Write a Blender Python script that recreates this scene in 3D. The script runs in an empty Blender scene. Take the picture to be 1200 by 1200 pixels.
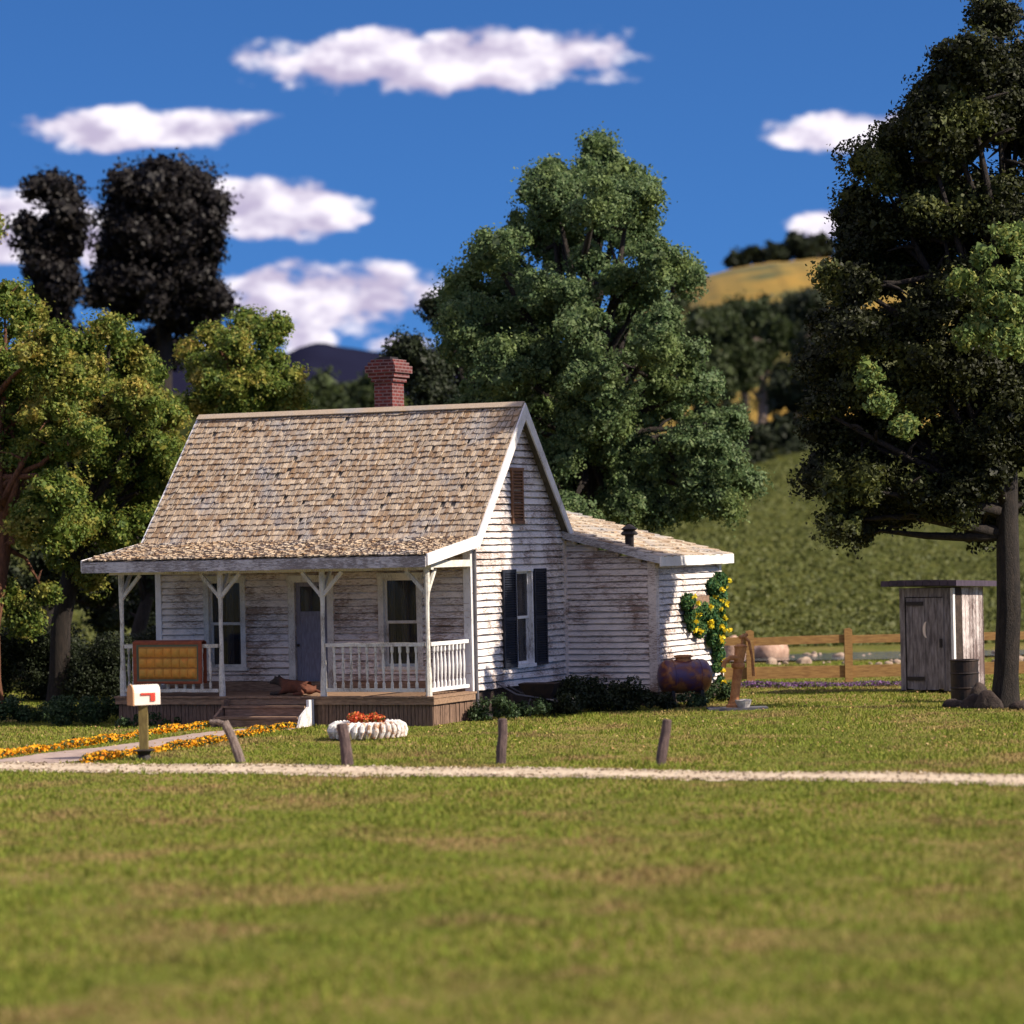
import bpy, math, random
import numpy as np
from mathutils import Vector, Matrix
rnd = random.Random(7)
rng = np.random.default_rng(11)
S = bpy.context.scene
COL = S.collection

# ------------------------------------------------------------------ camera
F, W0 = 3600.0, 1200.0
CAM = Vector((0, 0, 3.6))
ROLL, PITCH = 0.021, math.atan(40 / 3600)
fw = Vector((0, math.cos(PITCH), math.sin(PITCH)))
up0 = Vector((0, -math.sin(PITCH), math.cos(PITCH)))
rt0 = Vector((1, 0, 0))
R = rt0 * math.cos(ROLL) - up0 * math.sin(ROLL)
U = rt0 * math.sin(ROLL) + up0 * math.cos(ROLL)
cd = bpy.data.cameras.new('camera'); cam = bpy.data.objects.new('camera', cd); COL.objects.link(cam)
m = Matrix((R, U, -fw)).transposed().to_4x4(); m.translation = CAM
cam.matrix_world = m
cd.sensor_width = 36; cd.lens = 36 * F / W0; cd.clip_start = 0.5; cd.clip_end = 6000
cd.dof.use_dof = True; cd.dof.focus_distance = 64.5; cd.dof.aperture_fstop = 0.75
S.camera = cam

def ray(px, py):
    return fw * F + R * (px - 600) + U * (600 - py)
def P(px, py, d):                       # point of the world seen there at distance d along +Y
    r = ray(px, py); return CAM + r * (d / r.y)
def G(px, py, z=0.0):                   # ground point seen there
    r = ray(px, py); return CAM + r * ((z - CAM.z) / r.z)

# ------------------------------------------------------------------ helpers
def tag(o, label=None, cat=None, group=None, kind=None):
    if label: o['label'] = label
    if cat: o['category'] = cat
    if group: o['group'] = group
    if kind: o['kind'] = kind
    return o
def empty(name, loc=(0, 0, 0), rz=0.0, label=None, cat=None, group=None):
    o = bpy.data.objects.new(name, None); COL.objects.link(o)
    o.location = loc; o.rotation_euler = (0, 0, rz); o.empty_display_size = .2
    return tag(o, label, cat, group)
def mesh_obj(name, me, mat, parent=None, loc=None):
    o = bpy.data.objects.new(name, me); COL.objects.link(o)
    for mm in (mat if isinstance(mat, (list, tuple)) else [mat]): me.materials.append(mm)
    if parent: o.parent = parent
    if loc is not None: o.location = loc
    return o
class MB:
    def __init__(s): s.v = []; s.f = []; s.mi = []
    def add(s, vs, fs, mi=0):
        n = len(s.v); s.v += [tuple(v) for v in vs]; s.f += [tuple(i + n for i in f) for f in fs]; s.mi += [mi] * len(fs); return s
    def box(s, x0, x1, y0, y1, z0, z1, mi=0):
        vs = [(x0,y0,z0),(x1,y0,z0),(x1,y1,z0),(x0,y1,z0),(x0,y0,z1),(x1,y0,z1),(x1,y1,z1),(x0,y1,z1)]
        return s.add(vs, [(3,2,1,0),(4,5,6,7),(0,1,5,4),(1,2,6,5),(2,3,7,6),(3,0,4,7)], mi)
    def bar(s, a, b, w, h, up=(0,0,1), mi=0, w2=None, h2=None):
        a = Vector(a); b = Vector(b); d = (b - a).normalized(); up = Vector(up)
        if abs(d.dot(up)) > .95: up = Vector((0, 1, 0))
        x = d.cross(up).normalized(); y = x.cross(d).normalized()
        w2 = w if w2 is None else w2; h2 = h if h2 is None else h2
        vs = [a - x*w/2 - y*h/2, a + x*w/2 - y*h/2, a + x*w/2 + y*h/2, a - x*w/2 + y*h/2,
              b - x*w2/2 - y*h2/2, b + x*w2/2 - y*h2/2, b + x*w2/2 + y*h2/2, b - x*w2/2 + y*h2/2]
        return s.add(vs, [(3,2,1,0),(4,5,6,7),(0,1,5,4),(1,2,6,5),(2,3,7,6),(3,0,4,7)], mi)
    def tube(s, pts, rads, n=8, mi=0, jit=0.0):
        pts = [Vector(p) for p in pts]; vs = []; fs = []
        prev = Vector((1, 0, 0))
        for i, p in enumerate(pts):
            d = (pts[min(i + 1, len(pts) - 1)] - pts[max(i - 1, 0)]).normalized()
            x = prev - d * prev.dot(d)
            if x.length < 1e-3: x = Vector((0, 1, 0)) - d * d.y
            x.normalize(); prev = x; y = d.cross(x)
            for k in range(n):
                a = 2 * math.pi * k / n; r = rads[i] * (1 + rnd.uniform(-jit, jit))
                vs.append(p + x * math.cos(a) * r + y * math.sin(a) * r)
        for i in range(len(pts) - 1):
            for k in range(n):
                k2 = (k + 1) % n
                fs.append((i*n + k, i*n + k2, (i+1)*n + k2, (i+1)*n + k))
        fs.append(tuple(range(n))[::-1]); fs.append(tuple((len(pts)-1)*n + k for k in range(n)))
        return s.add(vs, fs, mi)
    def lathe(s, prof, n=24, c=(0, 0, 0), mi=0):
        vs = []; fs = []
        for r, z in prof:
            for k in range(n):
                a = 2 * math.pi * k / n; vs.append((c[0] + r*math.cos(a), c[1] + r*math.sin(a), c[2] + z))
        for i in range(len(prof) - 1):
            for k in range(n):
                k2 = (k + 1) % n; fs.append((i*n+k, i*n+k2, (i+1)*n+k2, (i+1)*n+k))
        fs.append(tuple(range(n))[::-1]); fs.append(tuple((len(prof)-1)*n + k for k in range(n)))
        return s.add(vs, fs, mi)
    def prism(s, poly, a, b, axis='x', mi=0):   # poly of 2-D points extruded between a and b
        n = len(poly)
        mk = {'x': lambda p, t: (t, p[0], p[1]), 'y': lambda p, t: (p[0], t, p[1]), 'z': lambda p, t: (p[0], p[1], t)}[axis]
        vs = [mk(p, a) for p in poly] + [mk(p, b) for p in poly]
        fs = [tuple(range(n)), tuple(range(2*n - 1, n - 1, -1))] + [(i, i + n, (i+1) % n + n, (i+1) % n) for i in range(n)]
        return s.add(vs, fs, mi)
    def build(s, name, mat, parent=None, loc=None, smooth=False):
        me = bpy.data.meshes.new(name); me.from_pydata(s.v, [], s.f)
        me.polygons.foreach_set('material_index', s.mi)
        if smooth: me.polygons.foreach_set('use_smooth', [True] * len(s.f))
        import bmesh
        bm = bmesh.new(); bm.from_mesh(me); bmesh.ops.recalc_face_normals(bm, faces=bm.faces); bm.to_mesh(me); bm.free()
        me.update()
        return mesh_obj(name, me, mat, parent, loc)

def quads_mesh(name, V):                 # V: (n,4,3) array -> mesh of separate quads
    n = len(V); me = bpy.data.meshes.new(name)
    me.vertices.add(n * 4); me.vertices.foreach_set('co', V.reshape(-1).astype(np.float32))
    me.loops.add(n * 4); me.loops.foreach_set('vertex_index', np.arange(n * 4, dtype=np.int32))
    me.polygons.add(n); me.polygons.foreach_set('loop_start', np.arange(0, n * 4, 4, dtype=np.int32))
    me.polygons.foreach_set('loop_total', np.full(n, 4, dtype=np.int32))
    me.update(calc_edges=True); return me
def unit(a): return a / (np.linalg.norm(a, axis=1, keepdims=True) + 1e-9)
def leaf_quads(c, nrm, size, aspect=.62):
    n = len(c); a = unit(np.cross(nrm, rng.normal(size=(n, 3)))); b = np.cross(nrm, a)
    s = (size * rng.uniform(.6, 1.35, n))[:, None]
    bend = nrm * s * rng.uniform(-.25, .25, (n, 1))
    return np.stack([c - a*s*.5, c + b*s*aspect*.5 + bend, c + a*s*.5, c - b*s*aspect*.5 + bend], axis=1)
_W = rng.normal(size=(9, 3)); _Ph = rng.random(9) * 6.28
def wob(p, f):
    return sum(np.sin(p @ (_W[i] * f * (1 + .45 * i)) + _Ph[i]) / (1 + .35 * i) for i in range(9)) / 3.0
def clump_leaves(centers, radii, n_each, size, flat=.85, shell=.62, inner=False):
    cs = []; ns = []
    for c, r, n in zip(centers, radii, n_each):
        d = unit(rng.normal(size=(n, 3)))
        rr = r * (shell + (1 - shell) * rng.random(n) ** .6) * (1 + (.55 if inner else .2) * wob(d * 1.3 + np.array(c), 1.5))
        if inner: rr *= np.where(rng.random(n) < .07, 1.28, 1.0)
        p = d * rr[:, None]; p[:, 2] *= flat
        if inner:
            kp = wob(np.array(c) + p, 2.2 / max(.3, size * 5)) > -.36; p = p[kp]; d = d[kp]; n = len(p)
        cs.append(np.array(c) + p); ns.append(unit(d + .95 * rng.normal(size=(n, 3)) + np.array([0, 0, .25])))
    c = np.concatenate(cs); nn = np.concatenate(ns)
    V = leaf_quads(c, nn, size)
    if inner:
        cs = []; ns = []
        for c_, r, n in zip(centers, radii, n_each):
            k = max(6, int(4 * math.pi * r * r / (size * size * 5.2) * 1.1)); d = unit(rng.normal(size=(k, 3))); p = d * (r * .62 * rng.random((k, 1)) ** .3); p[:, 2] *= flat
            cs.append(np.array(c_) + p); ns.append(unit(d + .5 * rng.normal(size=(k, 3))))
        V = np.concatenate([V, leaf_quads(np.concatenate(cs), np.concatenate(ns), size * 2.4, .8)])
    return V

# ------------------------------------------------------------------ materials
def nt(name):
    m = bpy.data.materials.new(name); m.use_nodes = True; t = m.node_tree; b = t.nodes['Principled BSDF']
    return m, t, b
def N(t, typ, **kw):
    n = t.nodes.new(typ)
    for k, v in kw.items():
        if k in n.inputs.keys(): n.inputs[k].default_value = v
        else: setattr(n, k, v)
    return n
def ramp(t, fac, stops, interp='LINEAR'):
    r = t.nodes.new('ShaderNodeValToRGB'); r.color_ramp.interpolation = interp
    e = r.color_ramp.elements
    while len(e) < len(stops): e.new(.5)
    for i, (p, c) in enumerate(stops): e[i].position = p; e[i].color = (*c, 1) if len(c) == 3 else c
    t.links.new(fac, r.inputs[0]); return r.outputs[0]
def mix(t, fac, a, b, mode='MIX'):
    n = t.nodes.new('ShaderNodeMix'); n.data_type = 'RGBA'; n.blend_type = mode
    for s, v in ((n.inputs[0], fac), (n.inputs[6], a), (n.inputs[7], b)):
        if hasattr(v, 'links'): t.links.new(v, s)
        elif isinstance(v, (int, float)): s.default_value = v
        else: s.default_value = (*v, 1)
    return n.outputs[2]
def noise(t, scale, detail=4, vec=None, rough=.6, stretch=None, dist=0.0):
    n = N(t, 'ShaderNodeTexNoise', Scale=scale, Detail=detail, Roughness=rough, Distortion=dist)
    if vec is None:
        tc = N(t, 'ShaderNodeTexCoord'); vec = tc.outputs['Object']
    if stretch:
        mp = N(t, 'ShaderNodeMapping'); mp.inputs['Scale'].default_value = stretch
        t.links.new(vec, mp.inputs[0]); vec = mp.outputs[0]
    t.links.new(vec, n.inputs['Vector']); return n.outputs['Fac']
def bump(t, b, h, strength=.4, dist=.02):
    n = N(t, 'ShaderNodeBump', Strength=strength, Distance=dist); t.links.new(h, n.inputs['Height']); t.links.new(n.outputs[0], b.inputs['Normal'])
def simple(name, c1, c2=None, scale=6, rough=.8, stretch=None, bs=.3, bd=.01, lo=.35, hi=.65, metal=0, spec=.3):
    m, t, b = nt(name); c2 = c2 or tuple(x * .6 for x in c1)
    f = noise(t, scale, 6, stretch=stretch)
    t.links.new(ramp(t, f, [(lo, c1), (hi, c2)]), b.inputs['Base Color'])
    b.inputs['Roughness'].default_value = rough; b.inputs['Metallic'].default_value = metal; b.inputs['Specular IOR Level'].default_value = spec
    bump(t, b, noise(t, scale * 4, 5, stretch=stretch), bs, bd); return m
def painted(name, paint, wood, amount=.5, wood2=None, stretch=(1, 1, 6), sc=3.0, island=True):
    # flaking paint over grey wood; amount = share of bare wood
    m, t, b = nt(name)
    big0 = noise(t, sc * .35, 3); bs_ = N(t, 'ShaderNodeMath', operation='MULTIPLY_ADD'); bs_.inputs[1].default_value = .55; bs_.inputs[2].default_value = .225; t.links.new(big0, bs_.inputs[0]); big = bs_.outputs[0]; fine = noise(t, sc * 3, 8, stretch=stretch, rough=.8)
    add = N(t, 'ShaderNodeMath', operation='ADD'); t.links.new(big, add.inputs[0]); t.links.new(fine, add.inputs[1])
    src = add.outputs[0]
    if island:
        g = N(t, 'ShaderNodeNewGeometry'); k = N(t, 'ShaderNodeMath', operation='MULTIPLY_ADD'); k.inputs[1].default_value = .09; k.inputs[2].default_value = -.045
        t.links.new(g.outputs['Random Per Island'], k.inputs[0]); a2 = N(t, 'ShaderNodeMath', operation='ADD'); t.links.new(src, a2.inputs[0]); t.links.new(k.outputs[0], a2.inputs[1]); src = a2.outputs[0]
    th = 1.32 - amount * .62
    mr = N(t, 'ShaderNodeMapRange'); mr.inputs[1].default_value = th - .06; mr.inputs[2].default_value = th + .07; t.links.new(src, mr.inputs[0])
    woodc = ramp(t, noise(t, sc * 8, 6, stretch=(1, 1, 12)), [(.3, wood), (.7, wood2 or tuple(x * .5 for x in wood))])
    pc = ramp(t, noise(t, sc * 1.3, 4), [(.3, paint), (.75, tuple(x * .78 for x in paint))])
    t.links.new(mix(t, mr.outputs[0], pc, woodc), b.inputs['Base Color'])
    b.inputs['Roughness'].default_value = .75; b.inputs['Specular IOR Level'].default_value = .25
    bump(t, b, src, .5, .012); return m
def leaf_mat(name, cols, patch=None, trans=.35, rough=.6, patch_scale=.8, plo=.52):
    m, t, b = nt(name); out = t.nodes['Material Output']
    g = N(t, 'ShaderNodeNewGeometry'); k = len(cols)
    c = ramp(t, g.outputs['Random Per Island'], [((i + .5) / k, cc) for i, cc in enumerate(cols)])
    if patch:
        f = noise(t, patch_scale, 3); mr = N(t, 'ShaderNodeMapRange'); mr.inputs[1].default_value = plo; mr.inputs[2].default_value = plo + .12; t.links.new(f, mr.inputs[0])
        pc = ramp(t, g.outputs['Random Per Island'], [((i + .5) / len(patch), cc) for i, cc in enumerate(patch)])
        c = mix(t, mr.outputs[0], c, pc)
    t.links.new(c, b.inputs['Base Color']); b.inputs['Roughness'].default_value = rough; b.inputs['Specular IOR Level'].default_value = .25
    tr = N(t, 'ShaderNodeBsdfTranslucent'); t.links.new(c, tr.inputs[0]); ms = N(t, 'ShaderNodeMixShader'); ms.inputs[0].default_value = trans
    t.links.new(b.outputs[0], ms.inputs[1]); t.links.new(tr.outputs[0], ms.inputs[2]); t.links.new(ms.outputs[0], out.inputs[0]); return m

M = {}
M['siding_front'] = painted('siding_front', (.84, .74, .66), (.36, .24, .17), .46)  # paint lighter and warmer than the side walls, standing in for fill light
M['siding'] = painted('siding', (.78, .71, .68), (.34, .25, .21), .47)
M['siding_wing'] = painted('siding_wing', (.80, .69, .63), (.32, .20, .15), .45)
M['white'] = painted('white_trim', (.80, .77, .76), (.34, .29, .27), .34, stretch=(6, 6, 1), island=False)
M['post_paint'] = painted('post_paint', (.72, .69, .62), (.36, .31, .25), .42, stretch=(6, 6, 1), island=False, sc=5)
M['fascia'] = painted('fascia', (.58, .56, .58), (.27, .24, .24), .55, stretch=(1, 1, 5), island=False)
M['deckwood'] = simple('deck_wood', (.34, .22, .14), (.16, .095, .06), 5, stretch=(1, 8, 8), bs=.5)
M['stepwood'] = simple('step_wood', (.30, .19, .13), (.13, .08, .055), 4, stretch=(1, 6, 6), bs=.5)
M['skirt'] = simple('skirt_wood', (.24, .15, .10), (.10, .06, .045), 6, stretch=(8, 8, 1), bs=.5)
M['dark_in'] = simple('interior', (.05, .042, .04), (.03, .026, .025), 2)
M['curtain'] = simple('curtain', (.42, .38, .37), (.26, .23, .23), 8, stretch=(10, 10, .5))
M['doorp'] = simple('door_paint', (.22, .22, .27), (.15, .145, .18), 5, stretch=(6, 6, 1))
M['navy'] = simple('shutter_navy', (.018, .022, .035), (.010, .012, .02), 7, rough=.6)
M['sooty'] = simple('black_iron', (.018, .016, .018), (.03, .022, .02), 9, rough=.6)
M['ventwood'] = simple('vent_wood', (.26, .13, .07), (.14, .065, .035), 7, stretch=(1, 1, 9), bs=.6)
M['soffit'] = simple('soffit_wood', (.17, .15, .125), (.10, .085, .07), 5, stretch=(3, 1, 1))
M['fencewood'] = simple('fence_wood', (.40, .23, .08), (.24, .125, .045), 4, stretch=(1, 6, 6), bs=.5)
M['stake'] = simple('weathered_post', (.15, .10, .09), (.06, .04, .04), 5, stretch=(5, 5, 1), bs=.8, bd=.03)
M['stake_grey'] = simple('weathered_grey_post', (.26, .20, .17), (.10, .07, .06), 5, stretch=(5, 5, 1), bs=.8, bd=.03)
M['bark'] = simple('bark', (.13, .075, .05), (.04, .024, .018), 4, stretch=(4, 4, 1), bs=.9, bd=.05)
M['bark_red'] = simple('bark_red', (.20, .085, .045), (.07, .03, .018), 4, stretch=(4, 4, 1), bs=.9, bd=.05)
M['bark_dark'] = simple('bark_dark', (.034, .025, .02), (.012, .009, .008), 4, stretch=(4, 4, 1), bs=.9, bd=.05)
M['rock'] = simple('rock', (.52, .34, .25), (.28, .17, .12), 3, bs=.8, bd=.05)
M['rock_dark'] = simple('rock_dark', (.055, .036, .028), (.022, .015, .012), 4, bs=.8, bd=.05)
M['rock_white'] = simple('rock_pale', (.40, .30, .23), (.22, .15, .11), 4, bs=.6, bd=.03)
M['outhouse_front'] = simple('outhouse_grey', (.28, .25, .255), (.10, .085, .088), 4, stretch=(4, 4, .7), bs=.8, bd=.02)
M['outhouse_side'] = painted('outhouse_white', (.68, .60, .58), (.20, .14, .13), .55, stretch=(8, 8, 1), sc=3)
M['outhouse_roof'] = simple('outhouse_roof', (.035, .026, .04), (.07, .05, .075), 5, rough=.7, stretch=(1, 4, 1))
M['drum'] = simple('drum_iron', (.018, .016, .018), (.045, .028, .022), 6, rough=.55, metal=.3)
M['rustpump'] = simple('rust_orange', (.52, .24, .09), (.30, .11, .04), 7, rough=.65, bs=.5)
M['palemetal'] = simple('pale_metal', (.55, .52, .50), (.35, .30, .27), 8, rough=.5)
M['slab'] = simple('concrete', (.14, .135, .15), (.08, .075, .085), 5)
M['mailbox'] = simple('mailbox_white', (.80, .70, .62), (.74, .60, .50), 3, rough=.45)
M['mailpost'] = simple('mail_post', (.20, .15, .05), (.12, .085, .03), 6, stretch=(5, 5, 1))
M['red'] = simple('flag_red', (.55, .05, .03), (.42, .04, .02), 6, rough=.5)
M['tyre'] = painted('tyre_paint', (.80, .77, .72), (.42, .20, .08), .40, stretch=(1, 1, 1), sc=2.2, island=True)
M['soil'] = simple('soil', (.08, .045, .03), (.04, .02, .015), 8)
M['path'] = simple('garden_path', (.40, .31, .27), (.27, .20, .17), 2.5, bs=.5)
M['lane'] = simple('lane', (.56, .46, .34), (.42, .33, .23), 1.6, bs=.5, bd=.03)
M['olive_hill'] = simple('olive_hill', (.050, .052, .016), (.014, .020, .008), .05, lo=.4, hi=.6)
M['mountain'] = simple('mountain', (.006, .005, .012), (.012, .013, .03), .012)

m, t, b = nt('shingles'); M['shingles'] = m
g = N(t, 'ShaderNodeNewGeometry')
c = ramp(t, g.outputs['Random Per Island'], [(.0, (.25, .16, .10)), (.25, (.36, .265, .185)), (.5, (.43, .335, .25)), (.75, (.36, .295, .235)), (.93, (.53, .43, .33))])
f1 = noise(t, 1.1, 4); pz = N(t, 'ShaderNodeMapRange'); pz.inputs[1].default_value = .52; pz.inputs[2].default_value = .68; t.links.new(f1, pz.inputs[0])
c = mix(t, pz.outputs[0], c, mix(t, .6, c, (.30, .31, .34)))
f2 = noise(t, 1.7, 3, dist=.3); pz2 = N(t, 'ShaderNodeMapRange'); pz2.inputs[1].default_value = .58; pz2.inputs[2].default_value = .72; t.links.new(f2, pz2.inputs[0])
c = mix(t, pz2.outputs[0], c, mix(t, .45, c, (.42, .24, .09)))
st = noise(t, 14, 5, stretch=(4, 1, 1)); c = mix(t, .5, c, ramp(t, st, [(.3, (.62, .62, .60)), (.65, (1.16, 1.16, 1.10))]), 'MULTIPLY')
t.links.new(c, b.inputs['Base Color']); b.inputs['Roughness'].default_value = .85; b.inputs['Specular IOR Level'].default_value = .2; bump(t, b, st, .6, .01)

m, t, b = nt('brick'); M['brick'] = m
tc = N(t, 'ShaderNodeTexCoord'); sep = N(t, 'ShaderNodeSeparateXYZ'); t.links.new(tc.outputs['Object'], sep.inputs[0])
ad = N(t, 'ShaderNodeMath', operation='ADD'); t.links.new(sep.outputs[0], ad.inputs[0]); t.links.new(sep.outputs[1], ad.inputs[1])
cb = N(t, 'ShaderNodeCombineXYZ'); t.links.new(ad.outputs[0], cb.inputs[0]); t.links.new(sep.outputs[2], cb.inputs[1])
br = N(t, 'ShaderNodeTexBrick', Scale=1.0); br.inputs['Brick Width'].default_value = .2; br.inputs['Row Height'].default_value = .075; br.inputs['Mortar Size'].default_value = .016
br.inputs['Color1'].default_value = (.15, .020, .015, 1); br.inputs['Color2'].default_value = (.07, .010, .009, 1); br.inputs['Mortar'].default_value = (.17, .10, .10, 1)
t.links.new(cb.outputs[0], br.inputs['Vector']); t.links.new(mix(t, .5, br.outputs['Color'], ramp(t, noise(t, 9, 5), [(.35, (.5, .5, .5)), (.7, (1.4, 1.2, 1.2))]), 'MULTIPLY'), b.inputs['Base Color']); b.inputs['Roughness'].default_value = .85
iv = N(t, 'ShaderNodeMath', operation='SUBTRACT'); iv.inputs[0].default_value = 1; t.links.new(br.outputs['Fac'], iv.inputs[1]); bump(t, b, iv.outputs[0], .8, .01)

m, t, b = nt('window_glass'); M['glass'] = m
b.inputs['Base Color'].default_value = (.03, .03, .035, 1); b.inputs['Roughness'].default_value = .08; b.inputs['Transmission Weight'].default_value = .0; b.inputs['Alpha'].default_value = .45
m, t, b = nt('water'); M['water'] = m
b.inputs['Base Color'].default_value = (.08, .09, .085, 1); b.inputs['Roughness'].default_value = .12; bump(t, b, noise(t, 1.5, 4, stretch=(1, 3, 1)), .3, .05)

m, t, b = nt('tank_paint'); M['tank'] = m
c = ramp(t, noise(t, 2.6, 5, dist=.6), [(.40, (.30, .11, .035)), (.48, (.13, .04, .04)), (.56, (.07, .035, .10))])
t.links.new(c, b.inputs['Base Color']); b.inputs['Roughness'].default_value = .38; bump(t, b, noise(t, 14, 5), .2, .01)

m, t, b = nt('quilt_cloth'); M['quilt'] = m   # border, piping and patches laid out in the cloth's own coordinates (metres)
tc = N(t, 'ShaderNodeTexCoord'); sep = N(t, 'ShaderNodeSeparateXYZ'); t.links.new(tc.outputs['Object'], sep.inputs[0])
def absgt(sock, v, off=0.0):
    a = N(t, 'ShaderNodeMath', operation='ADD'); a.inputs[1].default_value = off; t.links.new(sock, a.inputs[0])
    ab = N(t, 'ShaderNodeMath', operation='ABSOLUTE'); t.links.new(a.outputs[0], ab.inputs[0])
    g = N(t, 'ShaderNodeMath', operation='GREATER_THAN'); g.inputs[1].default_value = v; t.links.new(ab.outputs[0], g.inputs[0]); return g.outputs[0]
def mx(a, b_): n = N(t, 'ShaderNodeMath', operation='MAXIMUM'); t.links.new(a, n.inputs[0]); t.links.new(b_, n.inputs[1]); return n.outputs[0]
bord = mx(absgt(sep.outputs[0], .745), absgt(sep.outputs[2], .385, .0)); pip = mx(absgt(sep.outputs[0], .70), absgt(sep.outputs[2], .34))
base = ramp(t, noise(t, 3.2, 6), [(.3, (.72, .27, .04)), (.6, (.52, .28, .05)), (.8, (.70, .16, .03))])
def cell(sock, off, size):
    a = MAq('DIVIDE', MAq('ADD', sock, off), size); return MAq('ABSOLUTE', MAq('SUBTRACT', MAq('FRACT', a), .5))
def MAq(op, a, b_=None):
    n = N(t, 'ShaderNodeMath', operation=op)
    for i, v in enumerate((a, b_)):
        if v is None: continue
        if hasattr(v, 'links'): t.links.new(v, n.inputs[i])
        else: n.inputs[i].default_value = v
    return n.outputs[0]
wq = MAq('MULTIPLY', MAq('SUBTRACT', noise(t, 9, 3), .5), .05)
stt = MAq('MAXIMUM', MAq('MULTIPLY', cell(MAq('ADD', sep.outputs[0], wq), .685, 1.37 / 7), .80), cell(MAq('ADD', sep.outputs[2], wq), .325, .65 / 3))
sm = N(t, 'ShaderNodeMapRange'); sm.inputs[1].default_value = .33; sm.inputs[2].default_value = .52; t.links.new(stt, sm.inputs[0])
base = mix(t, sm.outputs[0], base, (.26, .10, .025))
c = mix(t, pip, base, (.10, .11, .07)); c = mix(t, bord, c, ramp(t, noise(t, 12, 3), [(.3, (.30, .075, .03)), (.7, (.19, .05, .025))]))
t.links.new(c, b.inputs['Base Color']); b.inputs['Roughness'].default_value = .95; bump(t, b, noise(t, 60, 3), .4, .004)

m, t, b = nt('dog_fur'); M['dog'] = m
tc = N(t, 'ShaderNodeTexCoord'); sep = N(t, 'ShaderNodeSeparateXYZ'); t.links.new(tc.outputs['Object'], sep.inputs[0])
a = N(t, 'ShaderNodeMath', operation='MULTIPLY_ADD'); a.inputs[1].default_value = .25; t.links.new(noise(t, 6, 4), a.inputs[0]); t.links.new(sep.outputs[0], a.inputs[2])
mr = N(t, 'ShaderNodeMapRange'); mr.inputs[1].default_value = -.22; mr.inputs[2].default_value = -.10; t.links.new(a.outputs[0], mr.inputs[0])
t.links.new(mix(t, mr.outputs[0], (.025, .018, .015), ramp(t, noise(t, 10, 6), [(.3, (.15, .045, .02)), (.7, (.075, .024, .012))])), b.inputs['Base Color'])
b.inputs['Roughness'].default_value = .9; bump(t, b, noise(t, 70, 4, stretch=(1, 3, 3)), .6, .01)

m, t, b = nt('lawn'); M['lawn'] = m
f = noise(t, .28, 6, rough=.65); f2 = noise(t, 9, 6, rough=.8)
c = ramp(t, f, [(.30, (.13, .15, .022)), (.46, (.18, .18, .035)), (.56, (.28, .22, .07)), (.68, (.32, .22, .09))])
c = mix(t, .75, c, ramp(t, f2, [(.3, (.35, .4, .3)), (.55, (1, 1, 1)), (.75, (1.7, 1.6, 1.2))]), 'MULTIPLY')
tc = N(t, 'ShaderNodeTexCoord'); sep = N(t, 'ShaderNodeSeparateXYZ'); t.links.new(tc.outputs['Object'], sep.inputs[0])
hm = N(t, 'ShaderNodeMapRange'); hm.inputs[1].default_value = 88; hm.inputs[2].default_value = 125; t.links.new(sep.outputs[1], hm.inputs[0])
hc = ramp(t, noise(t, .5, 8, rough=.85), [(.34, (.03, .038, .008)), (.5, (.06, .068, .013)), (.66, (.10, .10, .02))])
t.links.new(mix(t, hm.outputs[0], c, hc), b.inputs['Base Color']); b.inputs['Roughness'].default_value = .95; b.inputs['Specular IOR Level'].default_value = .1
bump(t, b, noise(t, 5, 8, rough=.8), .9, .12)
m, t, b = nt('ochre_hill'); M['ochre'] = m
c = ramp(t, noise(t, .06, 7), [(.40, (.055, .06, .010)), (.47, (.18, .12, .012)), (.58, (.27, .155, .014)), (.66, (.10, .10, .015))])
t.links.new(c, b.inputs['Base Color']); b.inputs['Roughness'].default_value = .95

G_L1 = [(.13, .19, .03), (.08, .13, .022), (.18, .23, .04), (.11, .16, .028), (.055, .10, .02), (.28, .27, .05)]
G_L1p = [(.42, .33, .07), (.25, .25, .04), (.50, .36, .09), (.16, .20, .03)]
M['leaf_yellow'] = leaf_mat('leaf_yellow', G_L1, G_L1p)
M['leaf_center'] = leaf_mat('leaf_center', [(.10, .16, .06), (.07, .12, .045), (.15, .21, .08), (.05, .09, .035), (.20, .25, .11), (.09, .15, .06)], [(.17, .23, .07), (.10, .15, .045), (.21, .26, .09)])
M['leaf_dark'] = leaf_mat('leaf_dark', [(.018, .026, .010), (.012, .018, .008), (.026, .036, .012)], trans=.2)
M['leaf_black'] = leaf_mat('leaf_black', [(.012, .009, .009), (.006, .005, .006), (.018, .014, .012)], trans=.1)  # near-black leaves: backlit shade of the tall trees put into the colour
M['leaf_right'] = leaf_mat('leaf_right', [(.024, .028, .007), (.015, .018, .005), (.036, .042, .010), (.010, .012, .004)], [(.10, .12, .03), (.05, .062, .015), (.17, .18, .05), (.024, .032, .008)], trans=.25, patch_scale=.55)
M['leaf_sunny'] = leaf_mat('leaf_sunny', [(.15, .22, .06), (.11, .17, .05), (.20, .27, .07), (.26, .27, .07)], trans=.35)  # lighter leaves: sunlight on the right tree put into the colour
M['leaf_mid'] = leaf_mat('leaf_mid', [(.035, .05, .016), (.05, .07, .018), (.024, .034, .012)], trans=.2)
M['leaf_bush'] = leaf_mat('leaf_bush', [(.025, .05, .018), (.04, .075, .024), (.018, .035, .014), (.055, .09, .03)], trans=.2)
M['leaf_vine'] = leaf_mat('leaf_vine', [(.03, .10, .035), (.04, .12, .04), (.02, .07, .028), (.11, .18, .04), (.06, .13, .04)], trans=.25)
M['yellow'] = leaf_mat('petal_yellow', [(.85, .68, .03), (.88, .76, .06), (.80, .58, .02)], trans=.25)
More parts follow.
